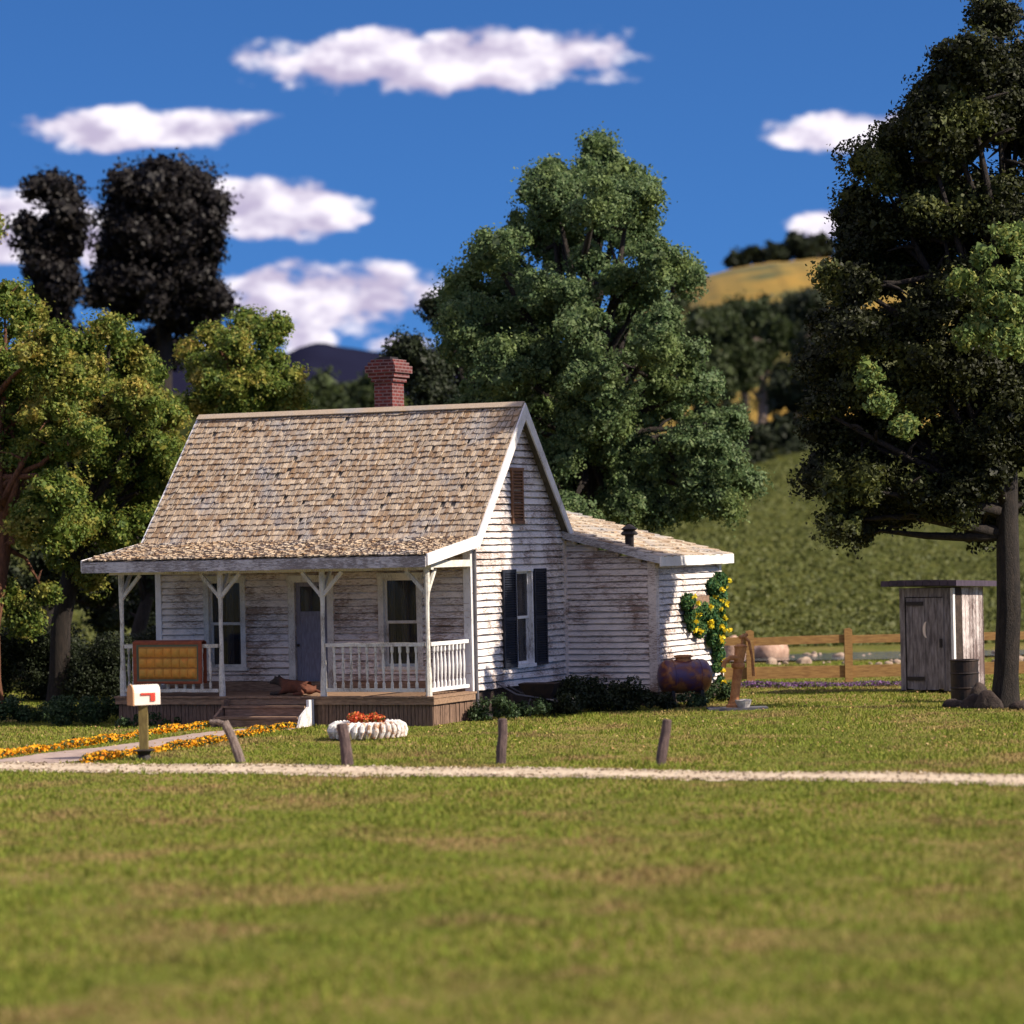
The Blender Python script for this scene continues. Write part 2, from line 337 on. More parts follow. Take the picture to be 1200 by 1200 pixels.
M['marigold'] = leaf_mat('petal_orange', [(.85, .36, .01), (.90, .50, .02), (.80, .22, .01), (.85, .58, .03), (.75, .30, .01)], [(.85, .55, .02), (.88, .42, .01)], trans=.25, patch_scale=1.2)
M['redpetal'] = leaf_mat('petal_red', [(.60, .06, .03), (.70, .14, .04), (.45, .03, .03), (.70, .26, .06), (.06, .10, .02)], trans=.25)
M['purple'] = leaf_mat('petal_purple', [(.20, .09, .25), (.27, .14, .30), (.12, .05, .16), (.07, .10, .03), (.12,.13,.04)], trans=.25)
M['grass'] = leaf_mat('grass_blades', [(.17, .215, .024), (.12, .165, .018), (.23, .26, .035), (.28, .26, .05), (.14, .185, .02), (.19, .23, .028)], [(.34, .24, .10), (.22, .18, .05), (.42, .28, .13), (.16, .16, .03), (.26,.16,.07)], trans=.3, rough=.8, patch_scale=.42, plo=.51)

# ------------------------------------------------------------------ setting
def ss(a, b, x):
    t = np.clip((x - a) / (b - a), 0, 1); return t * t * (3 - 2 * t)
def hz(x, y):
    x = np.asarray(x, float); y = np.asarray(y, float)
    und = .018 * np.sin(x * .9 + y * .33) * np.cos(y * .7 - x * .21)
    hill = ss(108, 250, y) * (8.3 + 1.8 * np.sin(x * .035 + 1.0) + 1.2 * np.sin(x * .11 + y * .05)) + .35 * ss(112, 135, y) * np.sin(x * .31 + y * .22) * np.cos(y * .27)
    dip = -.16 * np.exp(-((y - (96 + .05 * x)) / 5.0) ** 2)
    return und * ss(26, 34, y) * (1 - .0 * x) + hill + dip
def gz(x, y): return float(hz(x, y))
ys = np.concatenate([np.arange(-120, 20, 10.), np.arange(20, 90, 1.0), np.arange(90, 260, 2.0), np.geomspace(262, 4000, 30)])
xs = np.concatenate([-np.geomspace(3000, 90, 18), np.arange(-86, -24, 3.), np.arange(-24, 24, .8), np.arange(24, 88, 3.), np.geomspace(90, 3000, 18)])
X, Y = np.meshgrid(xs, ys); Z = hz(X, Y)
v = np.stack([X, Y, Z], -1).reshape(-1, 3); nx = len(xs); ny = len(ys)
f = [(j*nx+i, j*nx+i+1, (j+1)*nx+i+1, (j+1)*nx+i) for j in range(ny-1) for i in range(nx-1)]
me = bpy.data.meshes.new('ground'); me.from_pydata(v.tolist(), [], f); me.polygons.foreach_set('use_smooth', [True]*len(f))
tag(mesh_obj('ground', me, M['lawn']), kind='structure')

def hill(name, mat, ridge, d, depth, zb=-2):       # ridge: px outline of the crest seen at distance d
    pts = [P(x, y, d) for x, y in ridge]
    xs = np.linspace(pts[0].x, pts[-1].x, 240); zs = np.interp(xs, [p.x for p in pts], [p.z for p in pts])
    k = np.ones(5) / 5; zp = np.pad(zs, 2, mode='edge'); zs = np.convolve(zp, k, 'valid')
    zs = zs + np.convolve(np.pad(rng.normal(size=240), 4, mode='edge'), np.ones(9)/9, 'valid') * d * .0009
    rows = np.linspace(-1, 1, 25); V = []
    for r in rows:
        prof = math.cos(r * math.pi / 2) ** 1.3
        for x, z in zip(xs, zs):
            V.append((x, d + depth * r, zb + (z - zb) * prof * (1 + .02 * math.sin(x * 20 / d + r * 5))))
    f = [(j*240+i, j*240+i+1, (j+1)*240+i+1, (j+1)*240+i) for j in range(24) for i in range(239)]
    me = bpy.data.meshes.new(name); me.from_pydata(V, [], f); me.polygons.foreach_set('use_smooth', [True]*len(f))
    return tag(mesh_obj(name, me, mat), kind='structure')
hill('ochre_hill', M['ochre'], [(560, 520), (640, 440), (720, 370), (790, 350), (815, 336), (850, 325), (960, 314), (1100, 318), (1300, 350), (1600, 470)], 400, 130)
hill('olive_hill', M['olive_hill'], [(-200, 520), (0, 480), (200, 460), (330, 470), (380, 450), (430, 443), (500, 470), (620, 520)], 360, 110)
hill('mountain', M['mountain'], [(-900, 560), (-300, 440), (0, 430), (150, 412), (210, 395), (290, 425), (335, 418), (352, 404), (370, 397), (392, 398), (412, 404), (440, 410), (470, 408), (520, 404), (700, 430), (900, 480), (1400, 560)], 900, 240)

def ribbon(name, mat, top, bot, z, step=60, jit=0.05, label=None, kind='structure'):
    tp = [G(*p) for p in top]; bp = [G(*p) for p in bot]
    def resample(pl, n):
        L = [0]
        for a, b_ in zip(pl, pl[1:]): L.append(L[-1] + (b_ - a).length)
        s = np.linspace(0, L[-1], n)
        return [Vector((np.interp(q, L, [p.x for p in pl]), np.interp(q, L, [p.y for p in pl]), 0)) for q in s]
    A = resample(tp, step); B = resample(bp, step); V = []; k = 4
    for a, b_ in zip(A, B):
        w = (b_ - a); ja, jb = rnd.uniform(-jit, jit), rnd.uniform(-jit, jit)
        for q in range(k + 1):
            p = a + w * (q / k) + w.normalized() * (ja if q == 0 else jb if q == k else 0)
            V.append((p.x, p.y, gz(p.x, p.y) + z))
    f = [(i*(k+1)+q, i*(k+1)+q+1, (i+1)*(k+1)+q+1, (i+1)*(k+1)+q) for i in range(len(A)-1) for q in range(k)]
    me = bpy.data.meshes.new(name); me.from_pydata(V, [], f); return tag(mesh_obj(name, me, mat), kind=kind)
lane_t = [(-900, 882), (0, 894), (300, 897), (600, 901), (900, 906), (1200, 909), (2000, 918)]
lane_b = [(-900, 890), (0, 904), (300, 908), (600, 911), (900, 915), (1200, 921), (2000, 936)]
ribbon('lane', M['lane'], lane_t, lane_b, .012, 420, .2)
gp_t = [(-40, 894), (0, 891), (60, 884), (120, 877), (180, 868), (240, 860), (300, 853)]
gp_b = [(60, 895), (100, 892), (130, 888), (170, 881), (240, 870), (300, 860), (352, 853)]
ribbon('path', M['path'], gp_t, gp_b, .016, 90, .06)
# stream
sv = []; 
for x in np.linspace(-14, 40, 60):
    c0 = 96 + .05 * x; w = 2.6 + .5 * math.sin(x * .7)
    sv += [(x, c0 - w, -.07), (x, c0 + w, -.07)]
me = bpy.data.meshes.new('water'); me.from_pydata(sv, [], [(2*i, 2*i+2, 2*i+3, 2*i+1) for i in range(59)]); tag(mesh_obj('water', me, M['water']), kind='structure')

# ------------------------------------------------------------------ farmhouse
TH = math.radians(23.5)
HX, HY = -0.91, 64.0
house = empty('farmhouse', (HX, HY, 0), -TH, 'weathered white clapboard cottage with shingled roof and front porch', 'house')
def HW(x, y, z=0):                       # house-local to world
    c, s = math.cos(TH), math.sin(TH); return Vector((HX + x*c + y*s, HY - x*s + y*c, z))
def siding(name, mat, a, b, z0, z1, plane, axis, sgn, openings=(), lim=None, parent=house, step=.145, depth=.044):
    """boards from a to b along axis; plane = wall plane; sgn = outward direction"""
    mb = MB(); z = z0; k = 0
    while z < z1 - .02:
        zt = min(z + step, z1); lo, hi = a, b
        if lim:
            lo2, hi2 = lim((z + zt) / 2 + .05)
            lo, hi = max(lo, lo2), min(hi, hi2)
        segs = [(lo, hi)] if hi > lo + .02 else []
        for (o0, o1, oz0, oz1) in openings:
            if zt > oz0 + .03 and z < oz1 - .03:
                ns = []
                for s0, s1 in segs:
                    if o1 <= s0 or o0 >= s1: ns.append((s0, s1)); continue
                    if o0 > s0: ns.append((s0, o0))
                    if o1 < s1: ns.append((o1, s1))
                segs = ns
        for s0, s1 in segs:
            # each course is one to three planks with a slightly wavy lower edge
            cuts = [s0]; q = s0 + rnd.uniform(1.2, 3.2)
            while q < s1 - .5: cuts.append(q); q += rnd.uniform(1.2, 3.2)
            cuts.append(s1)
            for c0, c1 in zip(cuts, cuts[1:]):
                n = max(1, int((c1 - c0) / .22)); base = rnd.uniform(-.006, .006); gap = rnd.uniform(.024, .042); out = depth + rnd.uniform(-.006, .010)
                vs = []; fs = []
                for i in range(n + 1):
                    tt = c0 + (c1 - c0) * i / n; dz = base + rnd.uniform(-.009, .008); o = out + rnd.uniform(-.005, .005)
                    prof = [(-.07, z + dz), (o, z + dz), (o - .003, z + dz + .014), (.012, zt - gap), (-.048, zt - gap), (-.048, zt + .012), (-.07, zt + .012)]
                    for d, zz in prof:
                        p = plane + sgn * d
                        vs.append((tt, p, zz) if axis == 'x' else (p, tt, zz))
                for i in range(n):
                    for q2 in range(7):
                        r2 = (q2 + 1) % 7; fs.append((i*7+q2, i*7+r2, (i+1)*7+r2, (i+1)*7+q2))
                fs.append(tuple(range(7))); fs.append(tuple(n*7 + 6 - q2 for q2 in range(7)))
                mb.add(vs, fs)
        z = zt
    return mb.build(name, mat, parent)

FZ = .6                                   # porch floor height
win1 = (-6.2, -5.4, 1.12, 2.98); win2 = (-2.0, -1.2, 1.12, 2.98); door = (-4.1, -3.32, FZ, 2.92)
siding('front_wall', M['siding_front'], -7.45, 0, FZ + .22, 3.62, 0, 'x', -1, [win1, win2, door])
def glim(z):
    h = 2.6 * (1 - (z - 3.72) / 2.85) if z > 3.72 else 2.6
    return 2.6 - h, 2.6 + h
gwin = (2.33, 3.17, 1.05, 3.05)
sw = siding('gable_wall', M['siding'], 0, 5.2, FZ, 6.4, 0, 'y', 1, [gwin], glim)
siding('gable_wall', M['siding'], 0, 5.2, FZ, 6.4, -7.45, 'y', -1, [], glim)
siding('rear_wall', M['siding'], -7.45, 0, FZ, 3.6, 5.2, 'x', 1)
mb = MB(); mb.box(-7.47, -.0, -.045, -.005, FZ, FZ + .21); mb.build('baseboard', M['deckwood'], house)
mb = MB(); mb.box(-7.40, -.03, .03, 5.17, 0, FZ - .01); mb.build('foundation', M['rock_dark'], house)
for (x0, x1, y0, y1) in ((-.13, .045, -.05, -.0), (-7.5, -7.36, -.05, -.0)):
    MB().box(x0, x1, y0, y1, FZ, 3.7).build('corner_board', M['white'], house)
MB().box(.0, .05, .0, .13, FZ - .03, 3.75).build('corner_board', M['white'], house)
MB().box(.0, .052, 5.02, 5.24, FZ - .03, 3.7).build('corner_board', M['siding_wing'], house)
MB().box(-7.5, -7.45, .0, .14, FZ, 3.75).build('corner_board', M['white'], house)

def window(x0, x1, z0, z1, axis, plane, sgn, trim=.11, tm='post_paint', sill=True):
    """double-hung window; local frame, sgn outward"""
    def bx(mb, a0, a1, d0, d1, zz0, zz1):
        p0, p1 = sorted((plane + sgn * d0, plane + sgn * d1))
        return mb.box(a0, a1, p0, p1, zz0, zz1) if axis == 'x' else mb.box(p0, p1, a0, a1, zz0, zz1)
    fr = MB()
    bx(fr, x0 - trim, x0 + .01, -.12, .055, z0, z1); bx(fr, x1 - .01, x1 + trim, -.12, .055, z0, z1)
    bx(fr, x0 - trim - .02, x1 + trim + .02, -.12, .065, z1, z1 + trim)
    bx(fr, x0 - trim - .04, x1 + trim + .04, -.12, .09, z0 - .075, z0)
    w = fr.build('window', M[tm], house)
    zm = (z0 + z1) / 2; s = MB()
    for (zz0, zz1, d) in ((zm - .02, z1, -.035), (z0, zm + .02, -.075)):
        bx(s, x0 + .012, x0 + .062, d - .03, d, zz0, zz1); bx(s, x1 - .062, x1 - .012, d - .03, d, zz0, zz1)
        bx(s, x0 + .062, x1 - .062, d - .03, d, zz0, zz0 + .055); bx(s, x0 + .062, x1 - .062, d - .03, d, zz1 - .05, zz1)
    s.build('sash', M[tm], w)
    g = MB()
    for (zz0, zz1, d) in ((zm + .035, z1 - .05, -.05), (z0 + .055, zm - .03, -.09)): bx(g, x0 + .062, x1 - .062, d - .006, d, zz0, zz1)
    g.build('pane', M['glass'], w)
    for (c0, c1) in ((x0 + .02, x0 + .02 + (x1-x0)*.2), ((x0+x1)/2 - .08, (x0+x1)/2 + .10), (x1 - .02 - (x1-x0)*.2, x1 - .02)):
        cm = MB(); n = 10; vs = []; fs = []
        for i in range(n + 1):
            tt = c0 + (c1 - c0) * i / n; d = -.19 + .02 * math.sin(i * 2.1)
            for zz in (z0, z1):
                p = plane + sgn * d; vs.append((tt, p, zz) if axis == 'x' else (p, tt, zz))
        for i in range(n): fs.append((2*i, 2*i+2, 2*i+3, 2*i+1))
        cm.add(vs, fs); cm.build('curtain', M['curtain'], w)
    return w
window(*win1, 'x', 0, -1); window(*win2, 'x', 0, -1)
window(*gwin, 'y', 0, 1, trim=.05, tm='white')
# shutters with louvres
for (y0, y1) in ((1.56, 2.26), (3.25, 3.93)):
    s = MB(); s.box(.052, .085, y0, y0 + .07, 1.0, 3.1); s.box(.052, .085, y1 - .07, y1, 1.0, 3.1)
    for z in (1.0, 2.0, 3.02): s.box(.052, .082, y0 + .07, y1 - .07, z, z + .08)
    for i in range(38):
        z = 1.1 + i * .051
        if abs(z - 2.03) < .05: continue
        s.bar((.066, y0 + .07, z), (.066, y1 - .07, z), .045, .010, up=(.6, 0, 1))
    s.box(.050, .056, y0 + .07, y1 - .07, 1.08, 3.02)
    s.build('shutter', M['navy'], house)
# door
fr = MB(); x0, x1 = door[0], door[1]
fr.box(x0 - .15, x0, -.055, .1, FZ + .0, 2.92); fr.box(x1, x1 + .15, -.055, .1, FZ, 2.92); fr.box(x0 - .17, x1 + .17, -.065, .1, 2.92, 3.07)
dr = fr.build('door', M['post_paint'], house)
lf = MB(); y = .03
lf.box(x0 + .005, x0 + .1, y, y + .04, FZ + .04, 2.915); lf.box(x1 - .1, x1 - .005, y, y + .04, FZ + .04, 2.915)
for z0, z1 in ((FZ + .04, FZ + .2), (1.42, 1.5), (2.2, 2.3), (2.83, 2.915)): lf.box(x0 + .1, x1 - .1, y, y + .04, z0, z1)
lf.box(x0 + .1, x1 - .1, y + .012, y + .03, FZ + .2, 1.42); lf.box(x0 + .1, x1 - .1, y + .012, y + .03, 1.5, 2.2)
lf.build('door_leaf', M['doorp'], dr)
MB().box(x0 + .1, x1 - .1, y + .015, y + .022, 2.3, 2.83).build('pane', M['glass'], dr)
MB().box(x0 + .18, x0 + .36, y + .06, y + .07, 2.25, 2.9).build('curtain', M['curtain'], dr)
MB().lathe([(.012, 0), (.022, .01), (.034, .03), (.030, .05), (.01, .06)], 12).build('door_knob', M['sooty'], dr, loc=(x0 + .06, y - .05, 1.55))
MB().box(x0 - .1, x1 + .1, -.14, .06, FZ + .002, FZ + .035).build('threshold', M['deckwood'], dr)
# interior darkness: floor and inner partition so panes look into a dark room
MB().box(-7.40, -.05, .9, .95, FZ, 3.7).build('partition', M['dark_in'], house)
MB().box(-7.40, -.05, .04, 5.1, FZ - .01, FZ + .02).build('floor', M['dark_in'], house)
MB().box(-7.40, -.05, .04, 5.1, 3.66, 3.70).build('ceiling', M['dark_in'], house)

# roof
XL, XR = -7.8, .2
RP = [(-2.55, 3.45), (-.05, 3.80), (2.6, 6.65), (5.42, 3.56)]     # y,z of the top surface, front to back
def inset(p, d=.09): 
    return [(p[0][0] + .0, p[0][1] - d), (p[1][0] + .03, p[1][1] - d*1.1), (p[2][0], p[2][1] - d * 1.35), (p[3][0], p[3][1] - d)]
rf = MB(); rf.prism(RP + inset(RP)[::-1], XL, XR, 'x'); roof = rf.build('roof', M['soffit'], house)
sh = MB()
def shingles(mb, a, b, x0, x1, row=.168, wid=.078, flip=False, axis='x'):
    """courses between low edge a and high edge b (points (y,z))"""
    a = Vector((a[0], a[1])); b = Vector((b[0], b[1])); L = (b - a).length; d = (b - a) / L; nrm = Vector((-d.y, d.x))
    if nrm.y < 0: nrm = -nrm
    nr = int(round(L / row)); row = L / nr
    for r in range(nr):
        x = x0 - rnd.random() * wid; wob = rnd.uniform(-.008, .008); ph = rnd.uniform(0, 6)
        while x < x1:
            w = wid * rnd.uniform(.65, 1.35); xa, xb = max(x, x0), min(x + w, x1); x += w
            if xb - xa < .015 or rnd.random() < .012: continue
            s0 = r * row - .015 + wob + .010 * math.sin(xa * 2.3 + ph) + rnd.uniform(-.022, .016); s1 = (r + 1) * row + .04
            th = rnd.uniform(.014, .030); lift = rnd.uniform(.012, .034); sk = rnd.uniform(-.010, .010)
            lo = a + d * s0; hi = a + d * min(s1, L)
            q = [(lo + nrm * lift), (lo + nrm * (lift + th)), (hi + nrm * (.004 + th * .4)), (hi + nrm * .002)]
            tl = rnd.uniform(.0, .022)
            vs = []
            for xx, e in ((xa + .003, 0), (xb - .003, tl)):
                for i, p in enumerate(q):
                    xs_ = xx + (sk if i < 2 else 0)
                    vs.append((xs_, p.x, p.y + e) if axis == 'x' else (p.x, xs_, p.y + e))
            mb.add(vs, [(0,1,2,3), (7,6,5,4), (0,4,5,1), (1,5,6,2), (2,6,7,3), (3,7,4,0)])
shingles(sh, RP[0], RP[1], XL, XR); shingles(sh, RP[1], RP[2], XL, XR); shingles(sh, RP[3], RP[2], XL, XR)
sh.build('shingles', M['shingles'], roof)
MB().bar((XL, 2.52, 6.66), (XR, 2.52, 6.66), .17, .025, up=(0, -.62, .78)).bar((XL, 2.68, 6.66), (XR, 2.68, 6.66), .17, .025, up=(0, .62, .78)).build('ridge_cap', M['shingles'], roof)
def barge(x0, x1, mat):
    mb = MB(); off = .05
    top = [(p[0], p[1] + .035) for p in RP]; bot = [(RP[0][0], RP[0][1] - .20), (RP[1][0] + .09, RP[1][1] - .19), (RP[2][0], RP[2][1] - .32), (RP[3][0], RP[3][1] - .20)]
    for i in range(3):
        mb.prism([top[i], top[i+1], bot[i+1], bot[i]], x0, x1, 'x')
    return mb.build('bargeboard', mat, roof)
barge(XR + .002, XR + .04, M['white']); barge(XL - .04, XL - .002, M['white'])
n_f = 16; fa = MB()
for i in range(n_f):
    xa = XL + (XR - XL) * i / n_f; xb = XL + (XR - XL) * (i + 1) / n_f; j = rnd.uniform(-.004, .004)
    fa.box(xa, xb, -2.592 + j, -2.552 + j, 3.215 + j, 3.435 + j)
fa.build('fascia', M['fascia'], roof)
MB().box(XL, XR, 5.425, 5.46, 3.36, 3.55).build('fascia', M['fascia'], roof)

# chimney (its lower part goes through the rear slope)
ch = MB(); cx0, cx1, cy0, cy1 = -3.56, -3.12, 2.95, 3.55
ch.box(cx0, cx1, cy0, cy1, 5.6, 7.42)
for i, (e, za, zb) in enumerate(((.05, 7.30, 7.40), (.10, 7.40, 7.50), (.15, 7.50, 7.66), (.10, 7.66, 7.74), (.05, 7.74, 7.80))):
    ch.box(cx0 - e, cx1 + e, cy0 - e, cy1 + e, za + .001 * i, zb)
chim = ch.build('chimney', M['brick'], house)
MB().box(cx0 + .08, cx1 - .08, cy0 + .1, cy1 - .1, 7.8, 7.86).build('flue', M['sooty'], chim)

# gable vent with slats
v = MB(); y0, y1 = 2.14, 2.76
v.box(.04, .085, y0, y0 + .07, 4.15, 5.22); v.box(.04, .085, y1 - .07, y1, 4.15, 5.22); v.box(.04, .09, y0 - .02, y1 + .02, 5.22, 5.29); v.box(.04, .09, y0 - .02, y1 + .02, 4.08, 4.15)
for i in range(16): v.bar((.066, y0 + .07, 4.18 + i * .066), (.066, y1 - .07, 4.18 + i * .066), .06, .014, up=(.7, 0, 1))
v.box(.038, .045, y0 + .05, y1 - .05, 4.15, 5.22)
v.build('gable_vent', M['ventwood'], house)
# downspout at the corner
MB().tube([(.10, .06, 3.55), (.09, .06, 2.2), (.09, .06, .75), (.10, .05, .35), (.22, .02, .12), (.42, -.02, .06)], [.035, .035, .035, .04, .06, .07], 8).build('downspout', M['slab'], house)

# porch
dk = MB(); n = 52
for i in range(n):
    xa = -7.35 + 7.47 * i / n; xb = -7.35 + 7.47 * (i + 1) / n - .006; j = rnd.uniform(-.004, .004)
    dk.box(xa, xb, -2.13 + j, -.0, FZ - .04 + j, FZ + j)
deck = dk.build('porch_floor', M['deckwood'], house)
MB().box(-7.33, .10, -2.10, -2.06, FZ - .17, FZ - .045).box(.06, .10, -2.055, -.05, FZ - .17, FZ - .045).box(-7.33, -7.29, -2.055, -.05, FZ - .17, FZ - .045).build('rim_board', M['deckwood'], house)
sk = MB()
x = -7.28
while x < .04:
    w = rnd.uniform(.07, .1)
    if not (-4.62 < x + w / 2 < -2.62): sk.box(x, min(x + w - .012, .045), -2.045 + rnd.uniform(-.008, .008), -2.02, -.05, FZ - .175)
    x += w
y = -2.0
while y < -.1:
    w = rnd.uniform(.07, .1); sk.box(.02, .045 + rnd.uniform(-.008, .008), y, y + w - .012, -.05, FZ - .175); y += w
sk.box(-7.25, .0, -2.0, -1.97, -.05, FZ - .18); sk.box(-.01, .015, -1.96, -.05, -.05, FZ - .18)
sk.build('skirting', M['skirt'], house)
stp = MB()
for i, (ya, z) in enumerate(((-2.42, .42), (-2.74, .21))):
    stp.box(-4.56, -2.68, ya, ya + .36, z - .045, z); stp.box(-4.54, -2.70, ya + .03, ya + .055, z - .21, z - .046)
steps = stp.build('steps', M['stepwood'], house)
MB().prism([(-2.135, FZ - .06), (-2.36, FZ - .06), (-2.36, .40), (-2.70, .22), (-2.82, 0), (-2.135, 0)], -2.66, -2.60, 'x').build('stringer', M['white'], steps)
MB().prism([(-2.135, FZ - .06), (-2.36, FZ - .06), (-2.36, .40), (-2.70, .22), (-2.82, 0), (-2.135, 0)], -4.64, -4.58, 'x').build('stringer', M['stepwood'], steps)
MB().box(XL + .35, .08, -2.06, -1.94, 3.16, 3.30).box(-.0, .08, -1.93, -.06, 3.2, 3.34).box(-7.3, -7.22, -1.93, -.06, 3.2, 3.34).build('porch_beam', M['post_paint'], house)
# porch ceiling
MB().prism([(-2.5, 3.33), (-.06, 3.6), (-.06, 3.63), (-2.5, 3.36)], XL + .05, XR - .03, 'x').build('porch_ceiling', M['soffit'], house)
PX = (-.05, -2.43, -4.81, -7.19)
for i, x in enumerate(PX):
    pm = MB(); w = .115
    zz = [FZ, 1.0, 1.3, 1.7, 2.1, 2.5, 2.75, 3.16]; rr = [.072, .068, .050, .045, .043, .048, .062, .066]
    pm.tube([(x + rnd.uniform(-.006, .006), -2.0 + rnd.uniform(-.006, .006), z) for z in zz], rr, 8, jit=.05)
    post = pm.build('post', M['post_paint'], house)
    bm_ = MB()
    for s in (-1, 1):
        if i == 0 and s == 1: continue
        if i == 3 and s == -1: continue
        bm_.bar((x + s * .03, -2.0, 2.68), (x + s * .46, -2.0, 3.15), .055, .07)
        bm_.tube([(x + s * .03, -2.0, 2.68), (x + s * .06, -2.0, 2.66)], [.06, .05], 8)
    bm_.bar((x, -1.97, 2.70), (x, -1.6, 3.18), .06, .07)
    bm_.build('bracket', M['post_paint'], post)
def railing(a, b, n, mat='post_paint'):
    a = Vector(a); b = Vector(b); mb = MB(); mb2 = MB(); zt, zb = FZ + 1.05, FZ + .12
    segs = 6
    for k in range(segs):
        p = a.lerp(b, k / segs); q = a.lerp(b, (k + 1) / segs)
        for z, h in ((zt, .075), (zb, .07)):
            j = rnd.uniform(-.005, .005)
            (mb if z == zt else mb2).bar((p.x, p.y, z + j), (q.x, q.y, z + j), .085, h)
    r = mb.build('railing', M[mat], house)
    r2 = mb2.build('bottom_rail', M[mat], r)
    for k in range(n):
        p = a.lerp(b, (k + 1) / (n + 1)); tl = rnd.uniform(-.006, .006)
        bmb = MB(); zs = [zb + .02, zb + .14, zb + .18, zb + .3, zb + .46, zb + .62, zb + .74, zb + .78, zt - .02]; rs = [.034, .034, .018, .027, .036, .027, .018, .033, .034]
        bmb.tube([(p.x + tl * q / 4, p.y, z) for q, z in enumerate(zs)], [q * rnd.uniform(.9, 1.1) for q in rs], 8); bmb.build('baluster', M[mat], r)
    return r
railing((-2.36, -2.0, 0), (-.13, -2.0, 0), 11); railing((-7.12, -2.0, 0), (-4.88, -2.0, 0), 10)
railing((-.05, -1.93, 0), (-.05, -.10, 0), 9, 'white'); railing((-7.19, -1.93, 0), (-7.19, -.10, 0), 9)

# rear wing
WB = .35
def wz(x): return 3.90 - .262 * x
def wl(z):
    xm = (3.78 - z) / .262; return 0, min(2.13, xm)
siding('wing_front_wall', M['siding_wing'], 0.05, 2.13, WB, 3.75, 5.2, 'x', -1, [], wl, step=.135)
siding('wing_side_wall', M['siding'], 5.2, 9.45, WB, 3.2, 2.13, 'y', 1, step=.135)
siding('wing_rear_wall', M['siding'], -6.0, 2.13, WB, 3.2, 9.45, 'x', 1)
siding('wing_side_wall', M['siding'], 5.2, 9.45, WB, 3.2, -6.0, 'y', -1)
MB().box(1.99, 2.175, 5.15, 5.198, WB - .04, 3.30).box(2.132, 2.18, 5.2, 5.34, WB - .04, 3.28).build('corner_board', M['siding_wing'], house)
MB().box(2.132, 2.18, 9.30, 9.48, WB - .04, 3.26).build('corner_board', M['white'], house)
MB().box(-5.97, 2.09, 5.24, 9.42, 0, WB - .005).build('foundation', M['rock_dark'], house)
wr = MB(); WX = 2.36; WRX = -2.0
prof = [(WX, wz(WX)), (WRX, wz(WRX)), (-6.3, wz(WRX) - .262 * 4.3), (-6.3, wz(WRX) - .262 * 4.3 - .08), (WRX, wz(WRX) - .08), (WX, wz(WX) - .08)]
for i, (a0, a1) in enumerate(((4.98, 9.72),)):
    wr.prism(prof, a0 + .46 if False else a0, a1, 'y')
# the wing roof is cut back to the house's rear wall except outside it
wr = MB(); wr.prism([(WX, wz(WX)), (.25, wz(.25)), (.25, wz(.25) - .08), (WX, wz(WX) - .08)], 4.98, 9.72, 'y')
wr.prism([(.25, wz(.25)), (WRX, wz(WRX)), (-6.3, wz(WRX) - 1.127), (-6.3, wz(WRX) - 1.207), (WRX, wz(WRX) - .08), (.25, wz(.25) - .08)], 5.23, 9.72, 'y')
wroof = wr.build('wing_roof', M['soffit'], house)
ws = MB(); shingles(ws, (WX, wz(WX)), (.25, wz(.25)), 4.98, 9.72, row=.30, wid=.16, axis='y')
shingles(ws, (.25, wz(.25)), (WRX, wz(WRX)), 5.3, 9.72, row=.30, wid=.16, axis='y')
shingles(ws, (-6.3, wz(WRX) - 1.127), (WRX, wz(WRX)), 5.3, 9.72, row=.30, wid=.16, axis='y')
M['wshingle'] = M['shingles'].copy(); M['wshingle'].name = 'wing_shingles'
for nd in M['wshingle'].node_tree.nodes:
    if nd.type == 'VALTORGB' and len(nd.color_ramp.elements) == 5:
        for e in nd.color_ramp.elements: e.color = (min(1, e.color[0]*1.10), min(1, e.color[1]*1.16), min(1, e.color[2]*1.22), 1)
ws.build('shingles', M['wshingle'], wroof)
rk = MB(); n = 8
for i in range(n):
    xa = .06 + (WX - .06) * i / n; xb = .06 + (WX - .06) * (i + 1) / n; j = rnd.uniform(-.006, .006)
    rk.prism([(xa, wz(xa) + .02), (xb, wz(xb) + .02), (xb, wz(xb) - .14 + j), (xa, wz(xa) - .14 + j)], 4.93, 4.977, 'y')
rk.build('rake_board', M['fascia'], wroof)
fb = MB(); n = 12
for i in range(n):
    ya = 4.93 + 4.80 * i / n; yb = 4.93 + 4.80 * (i + 1) / n; j = rnd.uniform(-.008, .008)
    fb.box(WX + .003, WX + .045, ya, yb, wz(WX) - .19 + j, wz(WX) + .03 + j)
fb.build('eave_board', M['white'], wroof)
sx, sy = 1.42, 5.55
MB().tube([(sx, sy, wz(sx) - .05), (sx, sy, wz(sx) + .28)], [.10, .10], 14).lathe([(.16, 0), (.20, .03), (.16, .08), (.13, .1), (.19, .14), (.08, .22), (.02, .25)], 14, (sx, sy, wz(sx) + .26)).build('stovepipe', M['sooty'], house)

